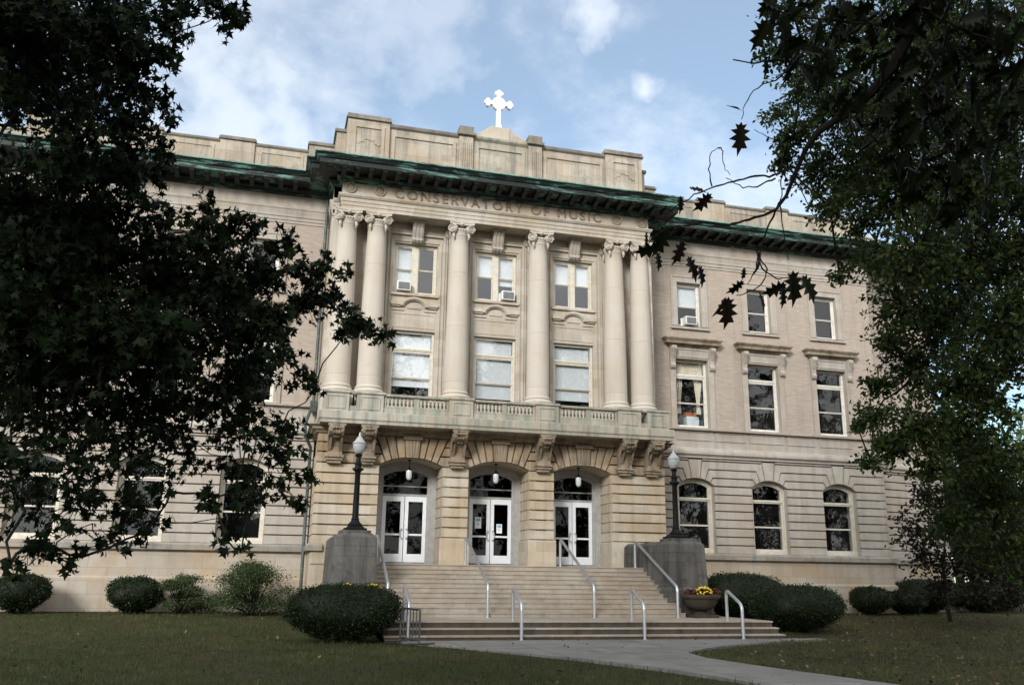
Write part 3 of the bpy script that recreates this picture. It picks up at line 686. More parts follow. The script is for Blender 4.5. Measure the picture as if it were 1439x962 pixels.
# copper cornice
CO = 1.15
mb = MB(); mb.sweep(PLAN, [(-.3, 16.40), (.03, 16.40), (.10, 16.44), (.12, 16.52), (.22, 16.60), (.24, 16.70), (.90, 16.72), (.92, 16.69), (.96, 16.69), (.97, 16.86), (1.02, 16.88), (1.10, 17.02), (1.12, 17.05), (-.3, 17.16)])
cor = mb.build('cornice', 'copper', B)
mb = MB(); mb.sweep(PLAN, [(1.10, 17.035), (1.15, 17.04), (1.16, 17.085), (1.08, 17.105), (.7, 17.14)]); mb.build('gutter_lip', 'copedge', cor)
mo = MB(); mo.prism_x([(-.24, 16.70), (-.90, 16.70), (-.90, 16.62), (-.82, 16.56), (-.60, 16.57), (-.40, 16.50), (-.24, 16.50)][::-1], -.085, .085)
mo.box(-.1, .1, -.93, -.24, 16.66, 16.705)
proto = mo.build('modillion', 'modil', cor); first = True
def runmod(p, q, n, trim=.0):
    global first
    p, q = Vector(p), Vector(q); d = (q-p); a = math.atan2(d.y, d.x)
    for i in range(n):
        o = proto if first else proto.copy()
        if not first: COL.objects.link(o)
        first = False; c = p+d*((i+.5)/n); o.parent = cor; o.location = (c.x, c.y, 0); o.rotation_euler = (0, 0, a)
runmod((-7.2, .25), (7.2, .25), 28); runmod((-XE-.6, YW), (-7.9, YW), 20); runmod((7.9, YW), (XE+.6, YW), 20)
# parapets
for s in (-1, 1):
    def X(a, b): return (a, b) if s > 0 else (-b, -a)
    yp = YW+.25
    mb = MB(); a, b = X(6.6, XE-.2); mb.box(a, b, yp, yp+.4, 17.05, 18.5)
    ps = [(6.7, 7.75, 18.86), (9.9, 11.25, 18.62), (13.45, 14.6, 18.62), (17.0, 18.3, 18.62)]
    for a0, b0 in ((7.95, 9.7), (11.45, 13.25), (14.8, 16.8)):
        a, b = X(a0, b0); mb.ring([(a, 17.35), (b, 17.35), (b, 18.36), (a, 18.36)], [(a+.09, 17.45), (b-.09, 17.45), (b-.09, 18.25), (a+.09, 18.25)], yp-.03, yp+.01)
    pw = mb.build('parapet', 'parapet', B)
    mb = MB(); a, b = X(6.6, XE-.1); mb.sweep([(a, yp), (b, yp)], [(-.45, 18.50), (.02, 18.50), (.06, 18.55), (.06, 18.62), (0, 18.66), (-.45, 18.66)]); mb.build('coping', 'coping', pw)
    for a0, b0, zt in ps:
        a, b = X(a0, b0); mb = MB(); mb.box(a, b, yp-.08, yp+.45, 17.06, zt); p = mb.build('parapet_post', 'parapet', B)
        mb = MB(); mb.box(a-.06, b+.06, yp-.15, yp+.5, zt+.002, zt+.10).box(a-.02, b+.02, yp-.10, yp+.47, zt+.10, zt+.17); mb.build('coping', 'coping', p, bevel=.015)
    # end wall parapet
    mb = MB(); q = [(XE-.2, YW+.3), (XE-.2, YW+1.4), (23.3, YW+2.5), (23.3, 7)]
    mb.sweep(q if s > 0 else [(-x, y) for x, y in q][::-1], [(0, 17.05), (0, 18.5), (.06, 18.55), (.06, 18.64), (-.4, 18.64), (-.4, 17.05)]); mb.build('parapet', 'parapet', B)
    # tall corner pier of the attic with the lower block behind it
    mb = MB(); a, b = X(4.66, 6.34); mb.box(a, b, .6, 2.4, 17.06, 19.38)
    mb.ring([(a+.2, 17.75), (b-.2, 17.75), (b-.2, 19.15), (a+.2, 19.15)], [(a+.34, 17.9), (b-.34, 17.9), (b-.34, 19.02), (a+.34, 19.02)], .555, .61)
    a2, b2 = X(6.34, 6.72); mb.box(a2, b2, 1.2, 3.2, 17.06, 19.0)
    cxm = (a+b)/2
    for k in range(9):
        t = k/8*2-1; zz = 18.46+.12*math.cos(t*2.6)+.03*math.sin(k*2.3); w_ = .07+.03*math.sin(k*1.9)
        mb.prism([(cxm+t*.40-w_, zz-.03), (cxm+t*.40, zz-.07), (cxm+t*.40+w_, zz-.02), (cxm+t*.40+w_*.4, zz+.06), (cxm+t*.40-w_*.5, zz+.05)], .583-.002*k, .61)
    p = mb.build('attic_pier', 'parapet', B)
    mb = MB(); mb.box(a-.07, b+.07, .52, 2.45, 19.382, 19.47).box(a-.03, b+.03, .56, 2.43, 19.47, 19.60)
    a2, b2 = X(6.30, 6.80); mb.box(a2, b2, 1.13, 3.2, 19.002, 19.14); mb.build('coping', 'coping', p, bevel=.02)
    # fluted post
    mb = MB(); a, b = X(1.2, 1.78); mb.box(a, b, .58, 1.2, 17.06, 19.32)
    for k in range(5): mb.box(a+.10+k*.088, a+.10+k*.088+.045, .545, .585, 17.5, 19.0)
    p = mb.build('attic_post', 'parapet', B)
    mb = MB(); mb.box(a-.08, b+.08, .46, 1.25, 19.30, 19.42).box(a-.01, b+.01, .54, 1.2, 19.42, 19.72); mb.build('coping', 'coping', p, bevel=.012)
    mb = MB(); a, b = X(1.78, 4.66); mb.box(a, b, .72, 1.3, 17.06, 19.2)
    mb.ring([(a+.12, 17.6), (b-.12, 17.6), (b-.12, 18.98), (a+.12, 18.98)], [(a+.24, 17.7), (b-.24, 17.7), (b-.24, 18.86), (a+.24, 18.86)], .67, .73)
    p = mb.build('attic_panel', 'parapet', B)
    mb = MB(); mb.sweep([(a, .72), (b, .72)], [(-.6, 19.2), (.02, 19.2), (.08, 19.26), (.10, 19.36), (.02, 19.42), (-.6, 19.42)]); mb.build('coping', 'coping', p)
mb = MB(); mb.box(-1.2, 1.2, .70, 1.3, 17.06, 19.2); mb.ring([(-1.05, 17.6), (1.05, 17.6), (1.05, 18.98), (-1.05, 18.98)], [(-.93, 17.72), (.93, 17.72), (.93, 18.86), (-.93, 18.86)], .65, .71)
p = mb.build('attic_panel', 'stainpanel', B)
mb = MB(); mb.sweep([(-1.2, .70), (1.2, .70)], [(-.6, 19.2), (.02, 19.2), (.10, 19.28), (.12, 19.36), (.02, 19.42), (-.6, 19.42)]); mb.build('coping', 'ledge', p)
mb = MB(); mb.prism([(-1.25, 19.42), (1.25, 19.42), (1.25, 19.52), (.62, 19.86), (.42, 20.05), (-.42, 20.05), (-.62, 19.86), (-1.25, 19.52)], .85, 1.6)
mb.box(-.42, .42, .80, 1.65, 19.42, 20.04); mb.build('pediment', 'lime', p, bevel=.02)
# rusticated portico storey
hw, zs, rise = 1.145, 5.50, .29
polys = []; crs = [2.98+.36*i for i in range(8)]      # 2.98 .. 5.50
edges = [-6.70]+[e for c in (-BAY, 0, BAY) for e in (c-hw, c+hw)]+[6.70]
for i in range(0, len(edges), 2):
    a, b = edges[i], edges[i+1]
    for z0, z1 in zip(crs, crs[1:]): polys.append([(a, z0), (b, z0), (b, z1), (a, z1)])
NP = len(polys)
Rr = (hw*hw+rise*rise)/(2*rise); zc = zs+rise-Rr; am = math.asin(hw/Rr)
def ap(c, t): return (c+Rr*math.sin(t), zc+Rr*math.cos(t))
def rp(c, t, z): return (c+(z-zc)*math.tan(t), z)
TT = [am*.18, am*.40, am*.61, am*.81]
for c in (-BAY, 0, BAY):
    for s in (-1, 1):
        for t0, t1 in zip(TT, TT[1:]):
            q = [ap(c, s*t0), ap(c, s*t1), rp(c, s*t1*1.0, 6.55), rp(c, s*t0, 6.55)]; polys.append(q if s < 0 else q[::-1])
cc = [None, -BAY, 0, BAY, None]; t3 = TT[3]
for l, r in zip(cc, cc[1:]):
    p = [(-6.7, 5.88), (-6.7, 5.5)] if l is None else [rp(l, t3, 5.88), ap(l, t3), ap(l, am)]
    p += [(6.7, 5.5), (6.7, 5.88)] if r is None else [ap(r, -am), ap(r, -t3), rp(r, -t3, 5.88)]
    polys.append(p)
    for z0, z1 in ((5.88, 6.22), (6.22, 6.55)):
        p = [(-6.7, z1), (-6.7, z0)] if l is None else [rp(l, t3, z1), rp(l, t3, z0)]
        p += [(6.7, z0), (6.7, z1)] if r is None else [rp(r, -t3, z0), rp(r, -t3, z1)]
        polys.append(p)
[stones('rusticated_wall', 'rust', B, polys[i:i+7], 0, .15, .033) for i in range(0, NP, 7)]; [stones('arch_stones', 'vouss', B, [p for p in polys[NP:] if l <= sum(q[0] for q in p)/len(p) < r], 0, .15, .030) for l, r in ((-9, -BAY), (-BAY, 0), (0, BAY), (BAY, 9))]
mb = MB()
for i in range(0, len(edges), 2):
    a, b = edges[i], edges[i+1]; mb = MB(); mb.box(a-(.04 if i else -.02), b+(.04 if i < 6 else -.02), -.06, 1.22, 2.0, 2.97); mb.build('pier_base', 'rust', B, bevel=.015)
mb = MB()                                    # arch reveals, soffits with sunk joints, side returns of the portico
for c in (-BAY, 0, BAY):
    A, _ = arc(c, hw, zs, rise, 11)
    for p, q in zip(A, A[1:]):
        for y0, y1 in ((.12, .62), (.65, 1.22)):
            dx, dz = (q[0]-p[0])*.03, (q[1]-p[1])*.03
            mb.add([(p[0]+dx, y0, p[1]+dz), (q[0]-dx, y0, q[1]-dz), (q[0]-dx, y1, q[1]-dz), (p[0]+dx, y1, p[1]+dz)], [(0, 1, 2, 3)])
        mb.add([(p[0], .05, p[1]+.05), (q[0], .05, q[1]+.05), (q[0], 1.3, q[1]+.05), (p[0], 1.3, p[1]+.05)], [(0, 1, 2, 3)])
    for s in (-1, 1):
        x = c+s*hw
        for z0, z1 in zip(crs, crs[1:]):
            for y0, y1 in ((.12, .44), (.47, .83), (.86, 1.22)):
                a, b = sorted((x, x+s*.05)); mb.box(a, b, y0, y1, z0+.025, z1-.025)
        a, b = sorted((x+s*.03, x+s*.3)); mb.box(a, b, .07, 2.2, 2.0, 5.52)
for s in (-1, 1):
    a, b = sorted((s*6.5, s*6.64)); mb.box(a, b, .07, YW+.1, 2.0, 6.9)
    for z0, z1 in zip([2.70]+crs, crs+[5.88]):
        a, b = sorted((s*6.6, s*6.69)); mb.box(a, b, .066, YW, z0+.017, z1-.017)
    a, b = sorted((s*6.2, s*6.72)); mb.box(a, b, -.02, YW, .05, 2.4)
mb.build('arch_reveal', 'rust', B)
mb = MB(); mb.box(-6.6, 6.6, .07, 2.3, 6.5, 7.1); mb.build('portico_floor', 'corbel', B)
# keystones over the doors
for c in (-BAY, 0, BAY):
    mb = MB(); pts = lambda d: [ap(c, -TT[0]), ap(c, 0), ap(c, TT[0]), (c+.30, 6.58), (c-.30, 6.58)]
    mb.prism(pts(0), -.10, .06)
    for q in (-.16, -.055, .05, .155): mb.prism([(c+q*.8-.02, 5.85), (c+q*.8+.03, 5.85), (c+q*1.25+.035, 6.40), (c+q*1.25-.025, 6.40)], -.125, -.09)
    mb.box(c-.36, c+.36, -.17, .05, 6.43, 6.57); mb.build('keystone', 'corbel', B, bevel=.01)
# balcony
mb = MB(); mb.sweep([(-6.72, 2.2), (-6.72, 0), (6.72, 0), (6.72, 2.2)], [(-.2, 6.55), (.06, 6.55), (.10, 6.62), (.18, 6.66), (.20, 6.74), (.30, 6.80), (-.2, 6.82)])
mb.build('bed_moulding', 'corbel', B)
mb = MB(); mb.sweep([(-6.25, 2.2), (-6.25, -.40), (6.25, -.40), (6.25, 2.2)], [(-.75, 6.80), (.45, 6.80), (.46, 6.90), (.50, 6.95), (.50, 7.20), (.44, 7.235), (-.75, 7.25)])
bal = mb.build('balcony', 'ledge', B)
mb = MB(); mb.sweep([(-6.25, 2.2), (-6.25, -.36), (6.25, -.36), (6.25, 2.2)], [(.20, 7.26), (.28, 7.26), (.28, 7.46), (.20, 7.46)]); mb.sweep([(-6.25, 2.2), (-6.25, -.36), (6.25, -.36), (6.25, 2.2)], [(.12, 7.875), (.32, 7.875), (.33, 7.955), (.12, 7.965)])
mb.build('balcony_rail', 'ledge', bal)
posts = [(-6.62, -5.72), (-5.45, -4.50), (-2.10, -1.20), (1.20, 2.10), (4.50, 5.45), (5.72, 6.62)]
for a, b in posts:
    mb = MB(); mb.box(a, b, -.70, .2, 7.255, 7.90); mb.ring([(a+.12, 7.33), (b-.12, 7.33), (b-.12, 7.82), (a+.12, 7.82)], [(a+.17, 7.38), (b-.17, 7.38), (b-.17, 7.77), (a+.17, 7.77)], -.725, -.69)
    mb.box(a-.04, b+.04, -.75, .2, 7.90, 7.985); mb.build('balcony_post', 'ledge', bal, bevel=.012)
bs = MB(); bs.lathe([(.045, 0), (.045, .03), (.03, .05), (.05, .12), (.055, .16), (.03, .24), (.026, .28), (.045, .31), (.045, .34)], 0, 0, n=8)
bp = bs.build('baluster', 'lime', bal, smooth='auto'); first = True
for c in (-BAY, 0, BAY):
    a, b = c-1.20, c+1.20
    mb = MB()
    for x0, x1 in ((a+.01, a+.10), (c-.10, c+.10), (b-.10, b-.01)): mb.box(x0, x1, -.62, -.50, 7.47, 7.87)
    mb.box(a+.01, b-.01, -.22, -.16, 7.26, 7.87)
    mb.box(a+.10, b-.10, -.615, -.505, 7.47, 7.54).box(a+.10, b-.10, -.615, -.505, 7.845, 7.87); mb.build('balustrade_frame', 'ledge', bal)
    for x0, x1 in ((a+.10, c-.10), (c+.10, b-.10)):
        for k in range(7):
            o = bp if first else bp.copy()
            if not first: COL.objects.link(o)
            first = False; o.parent = bal; o.location = (x0+(x1-x0)*(k+.5)/7, -.56, 7.53)
# corbels under the balcony
for x in COLX:
    mb = MB(); w = .27
    pr = [(0, 6.78), (-.78, 6.78), (-.80, 6.66), (-.76, 6.52), (-.62, 6.40), (-.46, 6.32), (-.34, 6.18), (-.26, 6.02), (-.24, 5.90), (0, 5.90)]
    mb.prism_x(pr[::-1], x-w, x+w)
    for s in (-1, 1): mb.prism_x([(y-.03, z-.02) for y, z in pr[1:-1]][::-1]+[(-.2, 5.9), (-.2, 6.7)][:0], x+s*w*.72-.05, x+s*w*.72+.05)
    for s in (-1, 0, 1):
        for k, (yy, zz) in enumerate(((-.80, 6.62), (-.72, 6.47), (-.55, 6.36))): mb.lathe([(.01, -.06), (.075, 0), (.01, .06)], x+s*.11*(1-.12*k), yy, zz, n=8)
    volute(mb, x, -.60, 6.60, .17, 1, 0, w*2.06)
    mb.box(x-w-.04, x+w+.04, -.82, 0, 6.70, 6.80)
    mb.box(x-w+.01, x+w-.01, -.26, 0, 5.72, 5.91)
    mb.box(x-w-.05, x+w+.05, -.32, 0, 5.66, 5.74).box(x-w-.02, x+w+.02, -.26, 0, 5.56, 5.66).box(x-w+.03, x+w-.03, -.20, 0, 5.46, 5.56)
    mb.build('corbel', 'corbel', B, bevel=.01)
# doors
for c in (-BAY, 0, BAY):
    y = 1.22; A, _ = arc(c, hw, zs, rise, 15); I, _ = arc(c, .93, 5.30, .25, 15); I2, _ = arc(c, .83, 5.24, .22, 15)
    mb = MB(); mb.ring([(c-hw-.03, 2.1)]+[(x, z+.03) for x, z in A]+[(c+hw+.03, 2.1)], [(c-.93, 2.1)]+I+[(c+.93, 2.1)], y, y+.15)
    mb.ring([(c-.93, 2.1)]+I+[(c+.93, 2.1)], [(c-.83, 2.1)]+I2+[(c+.83, 2.1)], y+.06, y+.2)
    mb.box(c-.83, c+.83, y+.09, y+.18, 4.52, 4.60).box(c-.83, c+.83, y+.09, y+.18, 4.86, 4.90).box(c-1.15, c+1.15, y-.05, y+.25, 2.0, 2.1)
    fr = mb.build('doorway', 'dframe', B)
    g = MB(); P = ([(c-.83, 4.56)]+I2+[(c+.83, 4.56)])[::-1]; g.add([(x, y+.13, z) for x, z in P], [tuple(range(len(P)))]); g.build('transom_glass', 'doorglass', fr)
    for s in (-1, 1):
        a, b = sorted((c+s*.012, c+s*.825)); yl = y+.10
        mb = MB(); st = .135
        mb.ring([(a, 2.12), (b, 2.12), (b, 4.515), (a, 4.515)], [(a+st, 2.42), (b-st, 2.42), (b-st, 4.32), (a+st, 4.32)], yl, yl+.06)
        mb.box(a+st, b-st, yl+.005, yl+.055, 3.08, 3.15)
        lf = mb.build('door_leaf', 'door', fr, bevel=.006)
        g = MB(); g.add([(a+st-.01, yl+.03, 2.41), (b-st+.01, yl+.03, 2.41), (b-st+.01, yl+.03, 4.33), (a+st-.01, yl+.03, 4.33)], [(0, 1, 2, 3)]); g.build('door_glass', 'doorglass', fr)
        g = MB(); hx = c+s*.085; n = 12
        g.tube([(hx+s*(.05-.05*math.cos(t))*1.0+.0, yl-.05*math.sin(t*.5), 3.12+.16*math.cos(t*1.0)) if False else (hx+s*.07*math.sin(t), yl-.06, 3.15+.17*math.cos(t)) for t in np.linspace(-.2, math.pi+.5, n)], .014, 6)
        g.box(hx-.012, hx+.012, yl-.06, yl, 3.30, 3.33).box(hx-.012, hx+.012, yl-.06, yl, 2.98, 3.01)
        g.build('door_handle', 'steel', fr, smooth='auto')
# downspouts
for s in (-1, 1):
    mb = MB(); x = s*6.86; mb.tube([(x, 1.95, 16.3), (x, 1.95, 8.0), (x+s*.25, 1.6, 7.1), (x+s*.25, 1.2, 6.6), (x, 1.6, 6.2), (x, 1.85, 5.9), (x, 1.85, 2.8), (x, 1.7, 2.6), (x, 1.7, 1.0), (x-s*.0, 1.5, .7), (x+s*-.1, 1.1, .45)], .06, 8)
    mb.box(x-.12, x+.12, 1.75, 2.05, 7.6, 8.0); mb.build('downspout', 'pipe', B, smooth='auto')

# ------------------------------------------------------------------ entrance stairs
ST = empty('entrance_stairs', (0, -4, 0), 'broad worn limestone stairs with grey stone end blocks in front of the doors', 'stairs')
mb = MB(); r = .17
tm = MB()
for k, yy in enumerate((-7.75, -7.42, -7.09)):
    mb.box(-5.0, 6.75, yy, -3.9+k*.01, -.3, -.05+r*(k+1)-.045); tm.box(-5.02, 6.77, yy-.03, (yy+.36) if k < 2 else -3.8, -.05+r*(k+1)-.045, -.05+r*(k+1))
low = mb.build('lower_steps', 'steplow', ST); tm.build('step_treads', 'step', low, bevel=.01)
mb = MB(); zl = .46; n = 11; rr = (2.02-zl)/n; tr = .315; y0 = -5.05
for k in range(n):
    mb.box(-4.9, 4.9, y0+tr*k, y0+tr*n+1.9, zl+rr*k+(.003 if k == 0 else 0), zl+rr*(k+1)-.03)
    mb.box(-4.9, 4.9, y0+tr*k-.025, y0+tr*n+1.9 if k == n-1 else y0+tr*(k+1)+.05, zl+rr*(k+1)-.03, zl+rr*(k+1))
mb.build('upper_steps', 'step', ST, bevel=.006)
for s in (-1, 1):
    cx = s*5.53; mb = MB()
    mb.frustum(cx, -2.05, .80, 2.16, .62, .80, 2.16, .30); mb.v = mb.v[:-8]; mb.f = mb.f[:-6]
    def blk(a0, yf0, z0, a1, yf1, z1):
        V = [(cx-a0, yf0, z0), (cx+a0, yf0, z0), (cx+a0, -.05, z0), (cx-a0, -.05, z0), (cx-a1, yf1, z1), (cx+a1, yf1, z1), (cx+a1, -.05, z1), (cx-a1, -.05, z1)]
        mb.add(V, [(0, 3, 2, 1), (4, 5, 6, 7), (0, 1, 5, 4), (1, 2, 6, 5), (2, 3, 7, 6), (3, 0, 4, 7)])
    blk(.80, -4.24, 0, .80, -4.24, 1.26); blk(.80, -4.24, 1.26, .70, -4.14, 1.40); blk(.69, -4.13, 1.40, .655, -4.08, 2.50)
    blk(.655, -4.08, 2.50, .64, -4.07, 2.78); blk(.64, -4.07, 2.78, .50, -3.92, 2.90)
    pd = mb.build('stair_pedestal', 'pedestal', ST, bevel=.015)
    mb = MB(); mb.box(cx-.47, cx+.47, -3.9, -2.9, 2.895, 2.985); mb.build('lamp_base_slab', 'pedestal', pd, bevel=.012)

# ------------------------------------------------------------------ lamps, rails, urns, rack
def make_lamp(loc, label):
    L = empty('street_lamp', loc, label, 'street lamp', 'lamps on the stair blocks'); x, y, z = loc
    mb = MB(); mb.box(x-.35, x+.35, y-.35, y+.35, z, z+.07); mb.frustum(x, y, .30, .30, z+.07, .22, .22, z+.14); mb.lathe([(.23, .14), (.24, .18), (.15, .27), (.12, .33), (.13, .36), (.10, .40)], x, y, z, 16); mb.build('lamp_base', 'iron', L, smooth='auto')
    mb = MB(); mb.lathe([(.105, .38), (.10, .60), (.085, 1.80), (.10, 1.83), (.12, 1.86), (.18, 1.90), (.18, 1.94), (.11, 1.97), (.10, 2.04), (.12, 2.08), (.12, 2.11), (.075, 2.15), (.07, 2.30), (.11, 2.33), (.12, 2.37), (.09, 2.40)], x, y, z, 16); mb.build('lamp_post', 'iron', L, smooth='auto')
    mb = MB(); mb.lathe([(.08, 2.40), (.13, 2.44), (.18, 2.55), (.205, 2.68), (.20, 2.74)], x, y, z, 20); mb.build('lamp_globe', 'lampglass', L, smooth='auto')
    mb = MB(); mb.lathe([(.225, 2.735), (.225, 2.76), (.20, 2.775), (.13, 2.85), (.09, 2.93), (.05, 2.96), (.03, 3.0), (.035, 3.03), (.008, 3.12)], x, y, z, 20); mb.build('lamp_cap', 'lampglass', L, smooth='auto')
    return L
L1 = make_lamp((-5.53, -3.42, 2.985), 'black post lamp with frosted globe on the left stair block')
dup(L1, (5.45, -3.42, 2.985), 'black post lamp with frosted globe on the right stair block beside the flower urn')
def lantern(c, label):
    H = empty('hanging_lantern', (c, .55, 5.0), label, 'lantern', 'lanterns in the door arches')
    mb = MB(); mb.tube([(c, .55, 5.80), (c, .55, 5.45)], .012, 6); mb.lathe([(.07, 5.74), (.06, 5.78)], c, .55, 0, 10); mb.lathe([(.12, 5.40), (.12, 5.44), (.05, 5.47), (.03, 5.52)], c, .55, 0, 12); mb.build('chain', 'iron', H)
    mb = MB(); mb.lathe([(.03, 5.04), (.075, 5.07), (.105, 5.14), (.11, 5.34), (.10, 5.40)], c, .55, 0, 14); mb.build('lantern_globe', 'globe', H, smooth='auto')
    return H
lantern(-BAY, 'white glass lantern hanging in the left door arch'); lantern(0, 'white glass lantern hanging in the middle door arch above the posters'); lantern(BAY, 'white glass lantern hanging in the right door arch')
def rail(name, pts, label, group, rr=.048):
    P = [Vector(p) for p in pts]; out = [P[0]]
    for i in range(1, len(P)-1):
        a, b, c = P[i-1], P[i], P[i+1]; r = .17
        s_, e_ = b+(a-b).normalized()*r, b+(c-b).normalized()*r
        out += [(1-t)**2*s_+2*t*(1-t)*b+t*t*e_ for t in np.linspace(0, 1, 6)]
    out.append(P[-1]); base = P[-1]
    mb = MB(); mb.tube(out, rr, 10); mb.v = [tuple(Vector(v)-base) for v in mb.v]
    for e in (P[0], P[-1]): mb.lathe([(.07, 0), (.07, .012), (.05, .02)], e.x-base.x, e.y-base.y, e.z-base.z, 10)
    o = mb.build(name, 'steel', None, smooth='auto'); o.location = base
    return tag(o, label, 'handrail', group)
for x, lb in ((-4.62, 'long steel handrail at the far left edge of the stairs, beside the left stone block'), (-1.6, 'long steel handrail left of the middle door'), (1.8, 'long steel handrail in front of the right door'), (4.62, 'long steel handrail at the right edge of the stairs, beside the right stone block')):
    rail('handrail', [(x, -1.75, 2.02), (x, -1.75, 2.96), (x, -5.10, 1.40), (x, -5.10, .46)], lb, 'handrails on the upper stairs')
XR = [-4.4, -1.32, 2.27, 5.34]
for x, lb in ((XR[0], 'short steel handrail behind the bicycle rack'), (XR[1], 'short steel handrail second from the bicycle rack'), (XR[2], 'short steel handrail in front of the right door, on the lower steps'), (XR[3], 'short steel handrail beside the flower urn and round yew')):
    rail('handrail', [(x, -6.95, .46), (x, -6.95, 1.36), (x, -7.85, .94), (x, -7.85, -.0)], lb, 'short handrails on the lower steps')
def urn(x, y, label):
    U = empty('flower_urn', (x, y, .46), label, 'urn', 'stone urns by the stairs')
    mb = MB(); mb.box(x-.42, x+.42, y-.42, y+.42, .46, .56); mb.lathe([(.26, .56), (.20, .62), (.15, .68)], x, y, 0, 24); mb.build('urn_foot', 'urn', U, smooth='auto')
    mb = MB(); mb.lathe([(.15, .66), (.30, .70), (.45, .80), (.53, .94), (.56, 1.04), (.63, 1.06), (.65, 1.12), (.63, 1.17), (.56, 1.17), (.50, 1.08), (.05, 1.06)], x, y, 0, 32); mb.build('urn_bowl', 'urn', U, smooth='auto')
    return U
urn(5.55, -4.85, 'wide stone urn of yellow and dark red flowers at the foot of the right block')
urn(-5.55, -4.85, 'wide stone urn of flowers half hidden behind the big round yew')
# bicycle rack
p, q = Vector((-4.62, -7.95, 0)), Vector((-4.32, -9.15, 0)); d = (q-p)
mb = MB(); K = empty('bicycle_rack', p, 'low grey metal bicycle rack on the grass beside the left steps', 'bicycle rack')
H = .80
mb.tube([p+Vector((0, 0, .03)), p+Vector((0, 0, H)), p+d*.03+Vector((0, 0, H+.03)), q-d*.03+Vector((0, 0, H+.03)), q+Vector((0, 0, H)), q+Vector((0, 0, .03))], .028, 8)
mb.tube([p+Vector((0, 0, .10)), q+Vector((0, 0, .10))], .022, 8); mb.build('rack_frame', 'rackm', K)
for k in range(5):
    mb = MB(); c = p+d*((k+1)/6); mb.tube([c+Vector((0, 0, .09)), c+Vector((0, 0, H+.02))], .016, 6); mb.build('rack_bar', 'rackm', K)
for c in (p, q):
    mb = MB(); n_ = Vector((-d.y, d.x, 0)).normalized(); mb.tube([c-n_*.42+Vector((0, 0, .025)), c+n_*.42+Vector((0, 0, .025))], .024, 8); mb.build('rack_foot', 'rackm', K)
# cross
mb = MB(); cz = 21.33; y0, y1 = 1.10, 1.26
def cpoly(pts): mb.prism(pts, y0, y1)
mb.box(-.085, .085, y0-.012, y1+.012, 20.02, cz); mb.box(-.12, .12, y0-.05, y1+.05, 20.02, 20.28)
n = 24; mb.prism([(.30*math.cos(2*math.pi*k/n), cz+.30*math.sin(2*math.pi*k/n)) for k in range(n)], y0, y1)
mb.box(-.5, .5, y0-.008, y1+.008, cz-.085, cz+.085); mb.box(-.085, .085, y0-.014, y1+.014, cz, cz+.55)
for dx, dz in ((1, 0), (-1, 0), (0, 1)):
    for ox, oz in ((0, 0), (dz*.095-.07*dx, dx*.095-.07*dz), (-dz*.095-.07*dx, -dx*.095-.07*dz)):
        mb.prism([(dx*.55+ox+.095*math.cos(2*math.pi*k/16), cz+dz*.55+oz+.095*math.sin(2*math.pi*k/16)) for k in range(16)], y0-.003-abs(ox)*.02, y1+.003+abs(oz)*.02)
mb.v = [(x, y-1.18, z-20.03) for x, y, z in mb.v]
o = mb.build('roof_cross', 'cross'); o.location = (0, 1.18, 20.03); tag(o, 'white stone cross with trefoil ends on top of the parapet', 'cross')
# air conditioners
def ac(cx, y, z, label, tilt=0):
    A = empty('air_conditioner', (cx, y, z), label, 'air conditioner', 'window air conditioners')
    mb = MB(); mb.box(cx-.27, cx+.27, y-.30, y+.2, z, z+.38); mb.build('casing', 'acw', A, bevel=.015)
    mb = MB(); mb.box(cx-.22, cx+.22, y-.315, y-.29, z+.05, z+.33)
    for k in range(9): mb.box(cx-.22, cx+.22, y-.325, y-.31, z+.06+k*.03, z+.07+k*.03)
    mb.build('grille', 'acg', A)
    mb = MB(); mb.box(cx-.34, cx-.27, y+.06, y+.1, z, z+.36).box(cx+.27, cx+.34, y+.06, y+.1, z, z+.36); mb.build('side_panel', 'acw', A)
ac(-BAY-.46, YU+.12, 12.44, 'window air conditioner in the left upper window between the columns')
ac(.48, YU+.12, 12.44, 'window air conditioner in the middle upper window between the columns')
ac(WC[0]+.02, YW+.15, 12.49, 'small window air conditioner in the brick wall right of the columns')
# notices on the middle doors
for nm, x, z, w, h, lb in (('paper_notice', -.47, 3.62, .24, .42, 'blue and white poster taped to the left pane of the middle doors'), ('paper_notice', .36, 3.42, .22, .34, 'smaller pale blue notice taped to the right pane of the middle doors')):
    P_ = empty(nm, (x, 1.338, z), lb, 'notice'); mb = MB(); mb.box(x-w/2, x+w/2, 1.333, 1.337, z-h/2, z+h/2); mb.build('sheet', 'paperw', P_)
    mb = MB(); mb.box(x-w/2+.02, x+w/2-.02, 1.329, 1.332, z+h*.12, z+h*.42).box(x-w*.2, x+w*.2, 1.329, 1.332, z-h*.2, z-h*.05); mb.build('printed_panel', 'paperb', P_)
    mb = MB()
    for k in range(3): mb.box(x-w*.3, x+w*.3, 1.326, 1.328, z+h*(.18+.07*k), z+h*(.20+.07*k))
    mb.build('printed_lines', 'paperd', P_)

